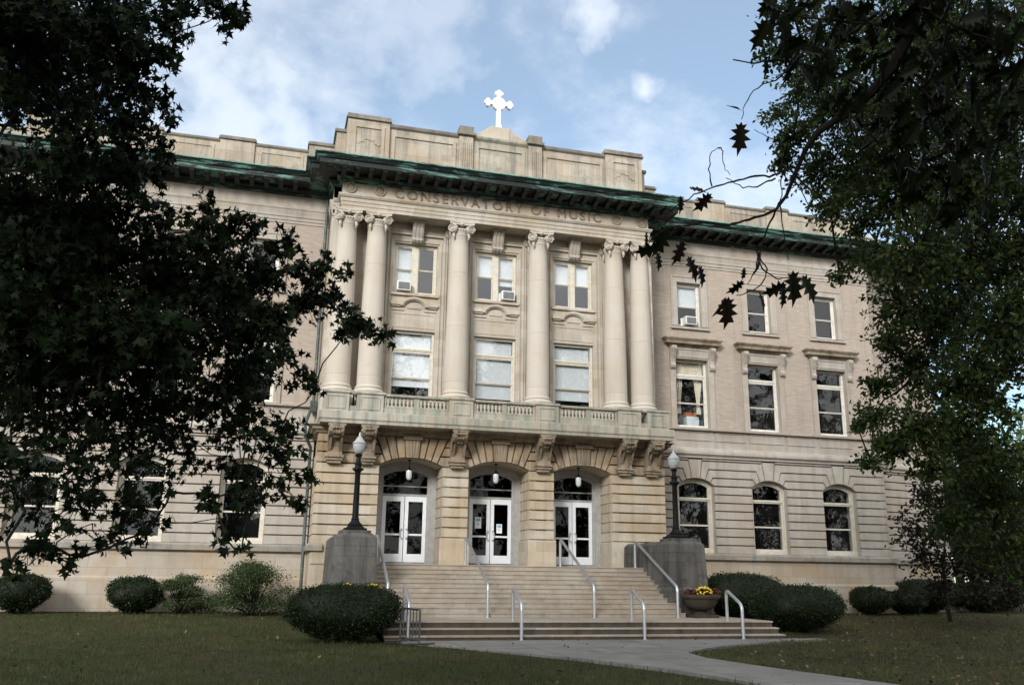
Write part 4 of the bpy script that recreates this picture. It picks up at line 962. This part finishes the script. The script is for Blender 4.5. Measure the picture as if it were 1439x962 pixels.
# ------------------------------------------------------------------ vegetation
def tmesh(name, T, faces, C, Bs, sc, mat, parent, tint=None):
    """many small leaves in one mesh: template T, faces, centres C, bases Bs (N,3,3), sizes sc"""
    N = len(C); T = np.asarray(T, float); V = len(T)
    P = np.einsum('vk,nkj->nvj', T, Bs)*np.asarray(sc)[:, None, None]+np.asarray(C)[:, None, :]
    off = np.array(wloc(parent)) if parent else np.zeros(3)
    P = (P-off).reshape(-1, 3)
    me = bpy.data.meshes.new(name); me.vertices.add(len(P)); me.vertices.foreach_set('co', P.astype(np.float32).ravel())
    fl = np.concatenate([np.array(f) for f in faces]); ln = np.array([len(f) for f in faces])
    loops = (fl[None, :]+(np.arange(N)*V)[:, None]).ravel(); tot = np.tile(ln, N); st = np.concatenate([[0], np.cumsum(tot)[:-1]])
    me.loops.add(len(loops)); me.loops.foreach_set('vertex_index', loops.astype(np.int32))
    me.polygons.add(len(tot)); me.polygons.foreach_set('loop_start', st.astype(np.int32)); me.polygons.foreach_set('loop_total', tot.astype(np.int32))
    me.update(calc_edges=True); me.validate()
    a = me.attributes.new('tint', 'FLOAT', 'POINT'); a.data.foreach_set('value', np.repeat(RNG.random(N)**1.5 if tint is None else tint, V).astype(np.float32))
    me.materials.append(M[mat]); o = bpy.data.objects.new(name, me); COL.objects.link(o)
    if parent: o.parent = parent
    return o
def halves(right, fold=.18, curl=0.):
    T = [(x, y, fold*abs(x)-curl*(x*x+y*abs(y)*.9)) for x, y in right]; n = len(T); L = [(-x, y, z) for x, y, z in T[1:-1]]
    T2 = T+L; f1 = list(range(n)); f2 = [0]+[n+i for i in range(n-2)]+[n-1]
    return T2, [f1, f2[::-1]]
STAR = halves([(0, -.12), (.30, -.10), (.78, -.32), (.40, .10), (.90, .42), (.32, .42), (0, 1.05)], .22, .34)
OAK = halves([(0, -.60), (.10, -.45), (.30, -.50), (.18, -.28), (.50, -.22), (.22, -.02), (.56, .20), (.22, .28), (.40, .58), (.12, .60), (0, .95)], .26, .42)
OVAL = halves([(0, -.55), (.26, -.2), (.24, .2), (0, .6)], .2)
BLADE = ([(-.06, 0, 0), (.06, 0, 0), (.0, 1, .15)], [[0, 1, 2]])
def bases(D, jit=.5, nbias=None):
    """leaf bases from axis directions D (N,3) with random roll"""
    N = len(D); D = D+RNG.normal(0, jit, (N, 3)); D /= np.linalg.norm(D, axis=1)[:, None]+1e-9
    R = RNG.normal(0, 1, (N, 3))
    if nbias is not None: R = R+np.asarray(nbias)
    Nn = R-(R*D).sum(1)[:, None]*D; Nn /= np.linalg.norm(Nn, axis=1)[:, None]+1e-9
    Sx = np.cross(D, Nn); return np.stack([Sx, D, Nn], 1)
def tree(name, label, cat, base, trunk, clumps, tmpl, size, leaf, bark='bark', droop=-.6, per=9, group=None, twigs=True, jit=.55, limbr=.05):
    root = empty(name, base, label, cat, group)
    tb = MB(); tp = [Vector(p) for p, r in trunk]; tb.tube(tp, [r for p, r in trunk], 10)
    C = []; D = []
    # limbs: every clump grows from the nearest wood already there (a spanning tree), thicker where more hangs on it
    nodes = []; 
    for i in range(len(tp)-1):
        for t in np.linspace(0, 1, 5)[:-1]: nodes.append((tp[i].lerp(tp[i+1], float(t)), -1))
    nodes.append((tp[-1], -1)); NT = len(nodes)
    todo = [Vector(c) for c, rr, n in clumps]; order = sorted(range(len(todo)), key=lambda k: min((todo[k]-nodes[j][0]).length for j in range(NT)))
    idx = {}
    for k in order:
        c = todo[k]; best = min(range(len(nodes)), key=lambda j: (nodes[j][0]-c).length*(1.0 if j >= NT else 1.35)+.6*max(0, nodes[j][0].z-c.z))
        idx[len(nodes)] = best; nodes.append((c, best))
    wt = [1]*len(nodes)
    for j in range(len(nodes)-1, NT-1, -1): wt[idx[j]] += wt[j]
    if limbr:
        for j in range(NT, len(nodes)):
            s_, c = nodes[idx[j]][0], nodes[j][0]; L = (c-s_).length; w0 = limbr*min(1.0, .22+.13*math.sqrt(wt[j])); w1 = limbr*min(.9, .14+.11*math.sqrt(wt[j]))
            k1 = s_.lerp(c, .35)+Vector((random.uniform(-1, 1), random.uniform(-1, 1), random.uniform(-.2, 1.2)))*L*.10; k2 = s_.lerp(c, .7)+Vector((random.uniform(-1, 1), random.uniform(-1, 1), random.uniform(-.3, .9)))*L*.09
            tb.tube([s_, k1, k2, c], [w0, w0*.7+w1*.3, w0*.35+w1*.65, w1], 6, False)
    for c, rr, n in clumps:
        c = Vector(c); rr = Vector((rr, rr, rr)) if isinstance(rr, (int, float)) else Vector(rr)
        nt = max(2, n//per)
        for k in range(nt):
            v = Vector(RNG.normal(0, 1, 3)); v.normalize(); v *= float(random.random()**.45)
            e = c+Vector((v.x*rr.x, v.y*rr.y, v.z*rr.z)); s = c.lerp(e, .15+.3*random.random()); bend = Vector((0, 0, .12*(e-s).length))
            mid = s.lerp(e, .5)+bend
            if twigs: tb.tube([s, mid, e], [limbr*.16+.003, limbr*.11+.002, .0025], 3, False)
            dirv = (e-s).normalized() if (e-s).length > 1e-4 else Vector((0, 0, -1))
            for j in range(per):
                t = .15+.9*(j+random.random()*.6)/per; p = (1-t)**2*s+2*t*(1-t)*mid+t*t*e
                p = p+Vector(RNG.normal(0, size*.55, 3)); C.append(p); D.append((dirv.x*.55, dirv.y*.55, dirv.z*.4+droop))
    tb.build('trunk', bark, root)
    C = np.array([tuple(p) for p in C]); D = np.array(D)
    sc = size*RNG.uniform(.55, 1.25, len(C))
    tmesh('crown', tmpl[0], tmpl[1], C, bases(D, jit), sc, leaf, root)
    return root
# --- sweetgum on the left, close to the photographer
def pc(u, v, r, dens, d=None):
    d = d or random.uniform(7.8, 9.6); R = r/FPX*d
    return (at(u, v, d), (R, R*1.25, R), int(dens*(r/28)**2*68)+18)
GUM = []
for u, v, r, dn in [(-20, 20, 110, 1.2), (70, 30, 95, 1.2), (150, 40, 80, 1.1), (215, 25, 55, .9), (265, 15, 42, .9), (310, 18, 34, .9), (335, 22, 18, .8), (30, 110, 85, 1.1), (115, 115, 80, 1.1), (180, 105, 55, 1), (225, 75, 34, .8), (215, 150, 36, 1), (165, 175, 55, 1.1), (110, 205, 55, 1),
                      (215, 205, 34, .9), (235, 165, 14, .9), (190, 245, 50, 1.2), (140, 250, 50, 1.2), (80, 250, 45, .9), (-30, 130, 70, 1), (-40, 235, 40, .7), (20, 300, 90, 1.4), (110, 310, 85, 1.4), (190, 300, 60, 1.3), (225, 340, 50, 1.1),
                      (40, 390, 110, 1.4), (140, 390, 105, 1.4), (230, 400, 85, 1.4), (290, 330, 48, 1.1), (285, 285, 24, .8), (330, 325, 36, 1.1), (355, 320, 20, .9), (310, 390, 70, 1.4), (370, 380, 50, 1.3), (400, 350, 30, 1), (425, 385, 36, 1.2), (455, 370, 20, .9), (430, 425, 36, 1.2),
                      (470, 425, 34, 1.2), (500, 450, 30, 1.2), (488, 385, 12, .9), (520, 465, 22, 1.2), (538, 470, 14, 1.0), (485, 470, 20, 1.0), (30, 480, 115, 1.3), (140, 480, 105, 1.4), (230, 480, 95, 1.4), (320, 460, 75, 1.4), (380, 450, 52, 1.3), (345, 520, 66, 1.3), (400, 500, 30, .9), (420, 535, 22, .9), (440, 550, 12, .8),
                      (30, 560, 95, .8), (120, 565, 90, .9), (210, 560, 85, 1.1), (290, 560, 70, 1.2), (350, 580, 50, 1.0), (395, 600, 36, .9), (405, 640, 30, .9), (428, 668, 22, .9), (420, 705, 14, 1), (400, 690, 20, 1), (372, 680, 24, .9), (352, 708, 20, .9), (330, 690, 24, .8), (375, 630, 44, 1), (20, 640, 80, .6), (100, 640, 80, .7), (180, 640, 70, .7), (255, 630, 55, .9), (310, 640, 48, .9), (350, 670, 36, .8),
                      (30, 710, 60, .55), (110, 700, 60, .6), (185, 700, 46, .6), (240, 690, 36, .6), (300, 700, 34, .8), (325, 735, 24, .8), (340, 770, 12, .9), (312, 765, 12, .7), (160, 745, 28, .6), (225, 735, 18, .6), (40, 770, 30, .7), (75, 785, 24, .8), (15, 790, 20, .7), (88, 795, 12, .9), (130, 735, 30, .6), (140, 768, 20, .8), (178, 762, 18, .8), (115, 782, 18, .9), (205, 748, 18, .8), (60, 745, 34, .7)]:
    dn *= .45 if v > 600 else (.7 if v > 545 else 1)
    GUM.append(pc(u, v, r, dn))
    if r > 60: GUM.append(pc(u+random.uniform(-25, 25), v+random.uniform(-25, 25), r*.9, dn*.55, random.uniform(9.8, 11.5)))
gb = Vector((-13.2, -23.6, -.05))
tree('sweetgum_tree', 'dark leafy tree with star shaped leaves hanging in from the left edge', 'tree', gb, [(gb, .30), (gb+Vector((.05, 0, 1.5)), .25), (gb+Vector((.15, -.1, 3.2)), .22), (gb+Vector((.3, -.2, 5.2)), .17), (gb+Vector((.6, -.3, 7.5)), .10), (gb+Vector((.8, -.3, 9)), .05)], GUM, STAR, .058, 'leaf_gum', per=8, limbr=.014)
# --- big tree standing in front of the right end of the building
RT = []
def rc(u, v, r, dn, d=None):
    d = d or random.uniform(19, 25); R = r/FPX*d
    RT.append((at(u, v, d), (R, R*1.4, R), int(dn*(r/28)**2*300)+90))
for u, v, r, dn in [(1110, 20, 40, .9), (1090, 70, 32, .8), (1130, 110, 48, 1), (1090, 165, 26, .9), (1115, 190, 36, 1), (1100, 225, 24, .9), (1160, 60, 60, 1), (1180, 150, 70, 1.1), (1150, 240, 45, 1.1), (1165, 290, 36, 1), (1200, 240, 65, 1.1), (1250, 60, 90, 1), (1270, 170, 95, 1.1), (1340, 60, 95, .9), (1370, 160, 100, 1), (1430, 40, 70, .6), (1440, 140, 70, .8),
                      (1260, 270, 75, 1.1), (1210, 310, 44, .9), (1350, 270, 95, 1), (1430, 260, 80, .9), (1225, 360, 40, .7), (1180, 385, 22, .5), (1290, 360, 75, 1.1), (1370, 370, 85, 1), (1440, 370, 70, .9), (1265, 430, 48, 1.1), (1330, 450, 75, 1.1), (1410, 460, 75, 1), (1250, 480, 34, 1.1), (1290, 520, 60, 1.1), (1235, 540, 26, 1), (1225, 590, 34, 1.1), (1205, 600, 16, .9), (1360, 530, 65, 1), (1420, 520, 40, .5),
                      (1250, 630, 34, 1.1), (1225, 650, 22, 1), (1290, 600, 50, 1.1), (1340, 620, 60, 1.1), (1400, 640, 50, .8), (1310, 660, 30, .9), (1370, 690, 55, .9), (1430, 690, 45, .5), (1340, 730, 50, .9), (1400, 760, 60, .8), (1430, 440, 50, .9), (1390, 690, 50, .8), (1385, 575, 45, .8)]:
    rc(u, v, r, dn)
    if r > 60: rc(u+random.uniform(-25, 25), v+random.uniform(-25, 25), r*.85, dn*.5, random.uniform(25, 28))
rb = Vector((12.8, -14.5, -.05))
tree('shade_tree', 'large dense green shade tree covering the right end of the building', 'tree', rb, [(rb, .42), (rb+Vector((-.1, .1, 2.2)), .36), (rb+Vector((-.3, .2, 4.5)), .30), (rb+Vector((-.6, .2, 8)), .22), (rb+Vector((-.8, .2, 12)), .12), (rb+Vector((-.8, .2, 15)), .06)], RT, OVAL, .115, 'leaf_right', per=12, droop=-.35, limbr=.06, jit=.7)
# --- oak branch close by at the upper right; its trunk and most of its crown are beside and above the photographer
obase = Vector((-1.2, -33.2, -.05)); OK = empty('oak_tree', obase, 'oak with big lobed leaves on thin dark twigs reaching in from the upper right', 'tree')
def curve(P, m=4):
    Q = [P[0]*2-P[1]]+list(P)+[P[-1]*2-P[-2]]; out = []
    for i in range(1, len(Q)-2):
        for k in range(m):
            t = k/m; a, b, c, d = Q[i-1:i+3]
            out.append(.5*((2*b)+(c-a)*t+(2*a-5*b+4*c-d)*t*t+(3*b-a-3*c+d)*t**3)+Vector((random.gauss(0, 1), random.gauss(0, 1), random.gauss(0, 1)))*.003)
    return out+[P[-1]]
tb = MB(); tb.tube([obase, obase+Vector((0, 0, 2)), obase+Vector((-.1, .1, 4.5)), obase+Vector((-.2, .2, 8)), obase+Vector((-.3, .2, 13))], [.42, .36, .30, .2, .08], 10)
DO = 5.0
LIMB = [(1560, -160, 5.6), (1420, -90, 5.4), (1330, -40, 5.2), (1290, 0, 5.1), (1277, 50, 5.0), (1255, 95, 5.0), (1225, 130, 5.0), (1190, 158, 5.0), (1150, 185, 5.0), (1132, 210, 5.0), (1117, 245, 5.0), (1105, 275, 5.0), (1090, 295, 5.0)]
tb.tube([obase+Vector((-.1, .1, 4.4))]+[at(u, v, d) for u, v, d in LIMB], [.10, .06, .05, .04, .035, .032, .028, .025, .022, .018, .014, .012, .010, .008], 8)
for br, r in [([(1105, 275), (1085, 297), (1060, 306), (1030, 314), (1010, 316), (990, 312), (970, 316), (945, 320), (925, 328), (908, 345)], .008), ([(1120, 235), (1100, 240), (1085, 247), (1060, 248), (1030, 255), (1005, 262), (975, 275), (950, 290), (930, 298)], .007),
              ([(1090, 250), (1070, 260), (1045, 262), (1020, 250)], .005), ([(1000, 262), (997, 238), (1000, 215), (1010, 207)], .004), ([(1010, 207), (1016, 212), (1016, 230), (1026, 246)], .004), ([(1098, 222), (1099, 245), (1098, 275), (1092, 292)], .005), ([(1132, 210), (1105, 205), (1085, 195), (1060, 182)], .004),
              ([(1090, 296), (1075, 330), (1068, 360), (1078, 378), (1070, 400), (1045, 413), (1035, 415)], .006), ([(1062, 350), (1070, 375), (1090, 390), (1110, 390), (1135, 400)], .005), ([(1068, 352), (1060, 385), (1050, 400)], .004), ([(1115, 250), (1130, 275), (1145, 305)], .004), ([(1096, 288), (1100, 320), (1108, 365)], .004),
              ([(1225, 130), (1180, 105), (1130, 90), (1090, 85), (1060, 88), (1030, 84)], .009), ([(1110, 88), (1095, 110), (1070, 120), (1050, 140), (1042, 168)], .005), ([(1277, 50), (1240, 35), (1190, 30), (1130, 25), (1075, 10)], .010), ([(1190, 158), (1200, 190), (1215, 240), (1210, 290)], .007), ([(1255, 95), (1300, 130), (1340, 190)], .010), ([(1290, 10), (1350, 40), (1420, 70)], .012)]:
    n = len(br); P = [at(u, v, DO+.03*math.sin(i*.9+len(br))) for i, (u, v) in enumerate(br)]; P = curve(P); n = len(P); tb.tube(P, [r*(1-.65*i/n)*(1+.12*math.sin(i*1.7)) for i in range(n)], 6)
tb.build('trunk', 'twig', OK)
def oleaf(lst, mat, nm):
    C = []; Bs = []; sc = []
    for u, v, s, ang, tilt in lst:
        d = DO+random.uniform(-.1, .1); C.append(tuple(at(u, v, d))); sc.append(s/FPX*d/1.55)
        a = rad(ang); ax = (rt*math.sin(a)-up*math.cos(a)); nv = (-fw); sd_ = ax.cross(nv)
        t = rad(tilt); sd2 = sd_*math.cos(t)+nv*math.sin(t); n2 = sd2.cross(ax)
        Bs.append([tuple(sd2), tuple(ax), tuple(n2)])
    tmesh(nm, OAK[0], OAK[1], np.array(C), np.array(Bs), np.array(sc), mat, OK)
oleaf([(1040, 190, 44, 0, 10), (1028, 150, 22, 90, 78), (978, 266, 26, 90, 55), (990, 282, 34, -40, 25), (956, 285, 26, 10, 40), (972, 374, 40, 30, 40), (955, 352, 38, -15, 35), (985, 385, 32, 20, 45), (1022, 435, 46, 0, 15), (1036, 402, 30, -45, 40), (1045, 383, 18, 0, 30), (1014, 428, 34, -20, 60), (1070, 420, 30, 30, 60)], 'leaf_oakdry', 'dry_leaves')
oak2 = [(1092, 405, 36, -60, 30), (1115, 400, 50, 10, 20), (1135, 402, 44, 35, 30), (1100, 415, 30, 10, 35), (1068, 362, 40, 0, 72), (915, 350, 42, -70, 40), (930, 335, 46, -20, 20), (925, 365, 28, 15, 45), (908, 335, 26, 10, 60), (1108, 100, 30, -10, 35), (1076, 90, 30, 10, 40), (1070, 45, 44, -20, 20), (1105, 60, 50, 10, 25)]
for k in range(480):
    u = random.uniform(1075, 1470); v = random.uniform(-20, 330)*(random.random()**.35 if u < 1200 else 1)
    if v > 40+(u-1075)*1.15 or v > 330: continue
    if u < 1180 and random.random() < .45: continue
    oak2.append((u, v, random.uniform(22, 40), random.gauss(0, 45), random.uniform(0, 75)))
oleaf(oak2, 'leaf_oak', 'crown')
# --- unseen tall trees, added and sized to shade lawn and lower facade; windows reflect them
def back_tree(x, y, h, r, n, label):
    b = Vector((x, y, -.05)); cl = []
    for k in range(n):
        v = Vector(RNG.normal(0, 1, 3)); v.normalize(); v *= random.random()**.4
        c = b+Vector((v.x*r, v.y*r, h*.53+v.z*h*.45)); cl.append((c, (1.9, 1.9, 1.4), 110))
    tree('shade_tree', label, 'tree', b, [(b, .5), (b+Vector((.1, 0, h*.3)), .4), (b+Vector((0, .2, h*.6)), .25), (b+Vector((0, 0, h*.9)), .08)], cl, OVAL, .34, 'leaf_right', per=16, droop=-.2, limbr=.1, twigs=False, group='tall trees added behind the viewpoint', jit=.8)
for x, y, h, r, n in ((-52, -40, 21, 8.5, 90), (-40, -43, 23, 8.5, 90), (-30, -41, 26, 8, 100), (-20, -43, 34, 8.5, 140), (-11, -41, 36, 8.5, 145), (0, -43, 28, 8.5, 100), (12, -42, 27, 8.5, 95), (24, -41, 28, 8.5, 100), (35, -40, 28, 8.5, 100), (46, -42, 28, 8.5, 100), (-44, -58, 19, 9, 60), (-26, -59, 20, 9, 60), (-8, -58, 20, 9, 60), (8, -59, 20, 9, 60), (24, -58, 20, 9, 60), (40, -57, 20, 9, 60), (56, -52, 22, 9, 60)):
    back_tree(x, y, h, r, n, 'unseen tall tree added behind the viewpoint for shade and window reflections')
# --- dusky small tree and far trees at the right
def small(u, v, d): return at(u, v, d)
db = Vector((17.2, -2.4, .2)); cl = []
for u, v, r, dn in [(1300, 700, 34, .8), (1340, 700, 40, .9), (1280, 740, 36, .6), (1320, 745, 40, 1), (1370, 740, 44, 1), (1410, 760, 44, 1), (1300, 785, 36, .8), (1345, 790, 44, .9), (1390, 800, 40, .9), (1430, 800, 40, .8), (1320, 830, 26, .5), (1370, 830, 30, .7), (1420, 700, 44, .8), (1400, 660, 40, .7), (1360, 660, 36, .7), (1420, 835, 30, .6)]:
    d = random.uniform(36, 39); R = r/FPX*d; cl.append((at(u, v, d), (R, R, R), int(dn*620)))
tree('ornamental_tree', 'small dusky brown leaved tree with a thin trunk on the right lawn', 'tree', db, [(db, .08), (db+Vector((0, .1, .9)), .07), (db+Vector((.1, .2, 2.0)), .06), (db+Vector((.5, .3, 3.4)), .03)], cl, OVAL, .15, 'leaf_purple', per=10, droop=-.3, limbr=.03)
for i, (x, y, h, r, lb) in enumerate([(37, 16, 15, 4.5, 'bright green tree beyond the right end of the building'), (42, 25, 17, 6, 'tall green tree rising behind the dusky small tree'), (56, 35, 16, 7, 'far green tree at the right edge, behind the others'), (27, 5.0, 5.0, 2.6, 'low dark bushy tree beside the end wall'), (30.5, 6, 5.0, 2.8, 'low dark bushy tree left of the right edge'), (32, 12.5, 11, 4.0, 'mid green tree close behind the end wall')]):
    b = Vector((x, y, .3)); cl = []
    for k in range(34):
        v = Vector(RNG.normal(0, 1, 3)); v.normalize(); v *= random.random()**.4
        cl.append((b+Vector((v.x*r, v.y*r, h*.58+v.z*h*.38)), (1.4, 1.4, 1.1), 190))
    tree('shade_tree', lb, 'tree', b, [(b, .35), (b+Vector((0, 0, h*.4)), .25), (b+Vector((0, 0, h*.85)), .08)], cl, OVAL, .26, 'leaf_far' if i < 3 or i == 5 else 'leaf_purple', per=11, droop=-.2, limbr=.08, twigs=False)
# --- shrubs
def shrub(name, label, u, v, Y, wpx, hpx, n, leaf='leaf_yew', size=.05, open_=0, depth=1.0, group=None):
    g = atY(u, v, Y); sc = (g-CAM).dot(fw)/FPX; a = wpx*sc/2; h = hpx*sc; b = a*depth
    base = Vector((g.x, Y, gh(g.x, Y)-.02)); root = empty(name, base, label, 'shrub', group)
    C = []; D = []
    ph = [random.uniform(0, 6.28) for _ in range(6)]
    def fat(q):
        q = np.asarray(q, float); return q/((abs(q[0])**2.7+abs(q[1])**2.7+abs(q[2])**2.7)**(1/2.7))
    def surf(t, p):
        k = .97+.06*math.sin(3*t+ph[0])*math.sin(2*p+ph[1])+.035*math.sin(7*t+ph[2])*math.sin(5*p+ph[3])+.02*math.sin(13*t+ph[4])*math.sin(9*p)
        return k
    if not open_:
        bm = bmesh.new(); bmesh.ops.create_uvsphere(bm, u_segments=36, v_segments=20, radius=1)
        for w in bm.verts:
            w.co = Vector(fat(w.co))
            t = math.atan2(w.co.y, w.co.x); p = math.asin(max(-1, min(1, w.co.z))); k = surf(t, p)*.95
            zz = w.co.z; w.co = Vector((w.co.x*a*k*(1 if zz > -.2 else 1-.5*(-zz-.2)), w.co.y*b*k*(1 if zz > -.2 else 1-.5*(-zz-.2)), h*.53+zz*h*.49*k))
        me = bpy.data.meshes.new('inner_growth'); bm.to_mesh(me); bm.free(); me.materials.append(M['leaf_yew']); me.shade_smooth()
        o = bpy.data.objects.new('inner_growth', me); COL.objects.link(o); o.parent = root
        V = RNG.normal(0, 1, (n, 3)); V /= np.linalg.norm(V, axis=1)[:, None]
        for q in V:
            q = fat(q)
            t = math.atan2(q[1], q[0]); p = math.asin(max(-1, min(1, q[2]))); k = surf(t, p)*(RNG.uniform(.93, 1.03) if RNG.random() < .86 else RNG.uniform(1.0, 1.12))
            tap = 1 if q[2] > -.2 else 1-.5*(-q[2]-.2)
            C.append((base.x+q[0]*a*k*tap, base.y+q[1]*b*k*tap, base.z+h*.53+q[2]*h*.49*k)); D.append((q[0]*.8, q[1]*.8, q[2]*.7+.25))
    else:
        tb = MB(); pads = []
        for k in range(open_):
            an = random.uniform(0, 6.28); rr_ = random.uniform(.15, .95); zz = random.uniform(.22, .98)
            rr_ *= 1.05-.75*max(0, zz-.35)
            pads.append(Vector((base.x+math.cos(an)*rr_*a, base.y+math.sin(an)*rr_*b, base.z+h*zz)))
        for p in pads:
            m_ = base.lerp(p, .5)+Vector((random.uniform(-.1, .1), random.uniform(-.1, .1), -.05)); tb.tube([base, m_, p], [.035, .022, .008], 5, False)
            for j in range(n//open_):
                q = RNG.normal(0, 1, 3)*np.array([.25, .25, .085])*a*.8; C.append((p.x+q[0], p.y+q[1], p.z+q[2]-.25*np.hypot(q[0], q[1]))); D.append((q[0]/a, q[1]/a, .35))
        tb.build('stems', 'bark', root)
    C = np.array(C); D = np.array(D)
    tmesh('foliage', OVAL[0], OVAL[1], C, bases(D, .5), size*RNG.uniform(.6, 1.6, len(C)), leaf, root)
    return root
shrub('yew_shrub', 'clipped round yew at the far left, against the plinth', 25, 860, .9, 72, 54, 6000)
shrub('yew_shrub', 'clipped round yew left of the feathery juniper, against the plinth', 186, 863, .9, 72, 50, 6000)
shrub('juniper_shrub', 'feathery juniper with bare stems showing, touching the clipped yew', 252, 864, .8, 72, 54, 12000, 'leaf_juniper', .042, 30)
shrub('juniper_shrub', 'tall spreading juniper between the clipped yew and the stair block', 357, 868, .3, 118, 72, 19000, 'leaf_juniper', .046, 40)
shrub('yew_shrub', 'big dark clipped yew left of the stairs behind the bicycle rack', 481, 897, -7.6, 160, 78, 15000, size=.042, depth=.62)
shrub('yew_shrub', 'dark mounded yew behind the flower urn', 1040, 868, -1.6, 122, 64, 9000, size=.045, depth=.8)
shrub('yew_shrub', 'big dark clipped yew right of the stairs', 1123, 885, -5.4, 130, 64, 12000, size=.042, depth=.8)
shrub('yew_shrub', 'small ball shaped yew at the right corner of the building', 1225, 859, .9, 56, 38, 5000)
shrub('yew_shrub', 'small dull round yew just right of the corner ball', 1275, 857, 1.0, 48, 34, 4500)
shrub('yew_shrub', 'tall dark yew hedge clump behind the thin trunk', 1300, 856, 2.2, 90, 46, 6000)
shrub('yew_shrub', 'dark yew clump at the right end of the shrub row', 1385, 856, 3.5, 110, 42, 6000)
# weeds by the wall
for i, (u, v, lb) in enumerate(((275, 862, 'pale green weed tuft at the foot of the juniper stems'), (296, 862, 'small pale weed against the plinth between the junipers'))):
    g = atY(u, v, 1.6); root = empty('weed_tuft', (g.x, 1.6, gh(g.x, 1.6)), lb, 'weed'); q = RNG.normal(0, 1, (90, 3))*np.array([.16, .12, .12]); q[:, 2] = np.abs(q[:, 2])*1.6
    tmesh('foliage', OVAL[0], OVAL[1], q+np.array([g.x, 1.6, gh(g.x, 1.6)]), bases(np.tile([0, 0, .6], (90, 1)), .6), np.full(90, .09), 'leaf_weed', root)
# potted chrysanthemums in the urns
def mum(x, y, z, r, petals, label):
    root = empty('chrysanthemum', (x, y, z), label, 'flower'); n = 260
    V = RNG.normal(0, 1, (n, 3)); V /= np.linalg.norm(V, axis=1)[:, None]; V[:, 2] = np.abs(V[:, 2])*.8
    tmesh('foliage', OVAL[0], OVAL[1], V*r*.9+np.array([x, y, z]), bases(V, .5), np.full(n, .07), 'mumleaf', root)
    mb = MB()
    for k in range(70):
        v = Vector(RNG.normal(0, 1, 3)); v.normalize(); v.z = abs(v.z)*.8+.12; p = Vector((x, y, z))+v*r*random.uniform(.9, 1.05)
        mb.lathe([(.01, -.02), (.035, 0), (.03, .02), (.005, .03)], p.x, p.y, p.z, 7)
    mb.build('blossoms', petals, root)
mum(5.62, -4.95, 1.16, .27, 'yellow', 'yellow chrysanthemum in the middle of the right urn'); mum(5.20, -4.85, 1.13, .22, 'red', 'dark red chrysanthemum on the left side of the right urn'); mum(6.02, -4.85, 1.13, .25, 'red', 'dark red chrysanthemum on the right side of the right urn')
mum(-5.05, -4.95, 1.16, .26, 'yellow', 'yellow chrysanthemum showing beside the left handrail'); mum(-5.75, -4.85, 1.15, .26, 'yellow', 'yellow chrysanthemum mostly hidden behind the big left yew')
# grass blades and fallen leaves
N = 230000; X = RNG.uniform(-19, 22, N); Y = -24+26*RNG.random(N)**1.2
ok = [i for i in range(N) if not in_path(X[i], Y[i]) and not (abs(X[i]) < 7.35 and Y[i] > -7.8) and not (Y[i] > 1.9)]
C = np.array([(X[i], Y[i], gh(X[i], Y[i])-.01) for i in ok])
PT = sum(np.sin(C[:, 0]*fx+C[:, 1]*fy+ph) for fx, fy, ph in ((.9, .5, 0), (-.6, 1.3, 1), (2.1, .8, 2), (1.3, -2.4, 3), (3.7, 2.9, 4), (-4.4, 3.1, 5), (6.3, 5.2, 1.5)))/7*1.5+.45; PT = np.clip(PT, 0, 1); D = np.tile([0, 0, 1.], (len(ok), 1))
o = tmesh('grass', BLADE[0], BLADE[1], C, bases(D, .35), RNG.uniform(.05, .13, len(ok))*(.75+.5*PT), 'grassblade', None, np.clip(PT*.9+RNG.normal(0, .22, len(ok)), 0, 1)); o['kind'] = 'stuff'
N = 13000; X = RNG.uniform(-16, 20, N); Y = -24+25*RNG.random(N); keep = [i for i in range(N) if random.random() < (.10 if X[i] < 0 else .62) and not (abs(X[i]) < 7.4 and Y[i] > -7.8) and (not in_path(X[i], Y[i]) or random.random() < .15)]
C = np.array([(X[i], Y[i], gh(X[i], Y[i])+.075) for i in keep]); D = RNG.normal(0, 1, (len(keep), 3)); D[:, 2] *= .25
o = tmesh('fallen_leaves', OAK[0], OAK[1], C, bases(D, .1, (0, 0, 6)), RNG.uniform(.03, .075, len(keep)), 'litter', None); o['kind'] = 'stuff'
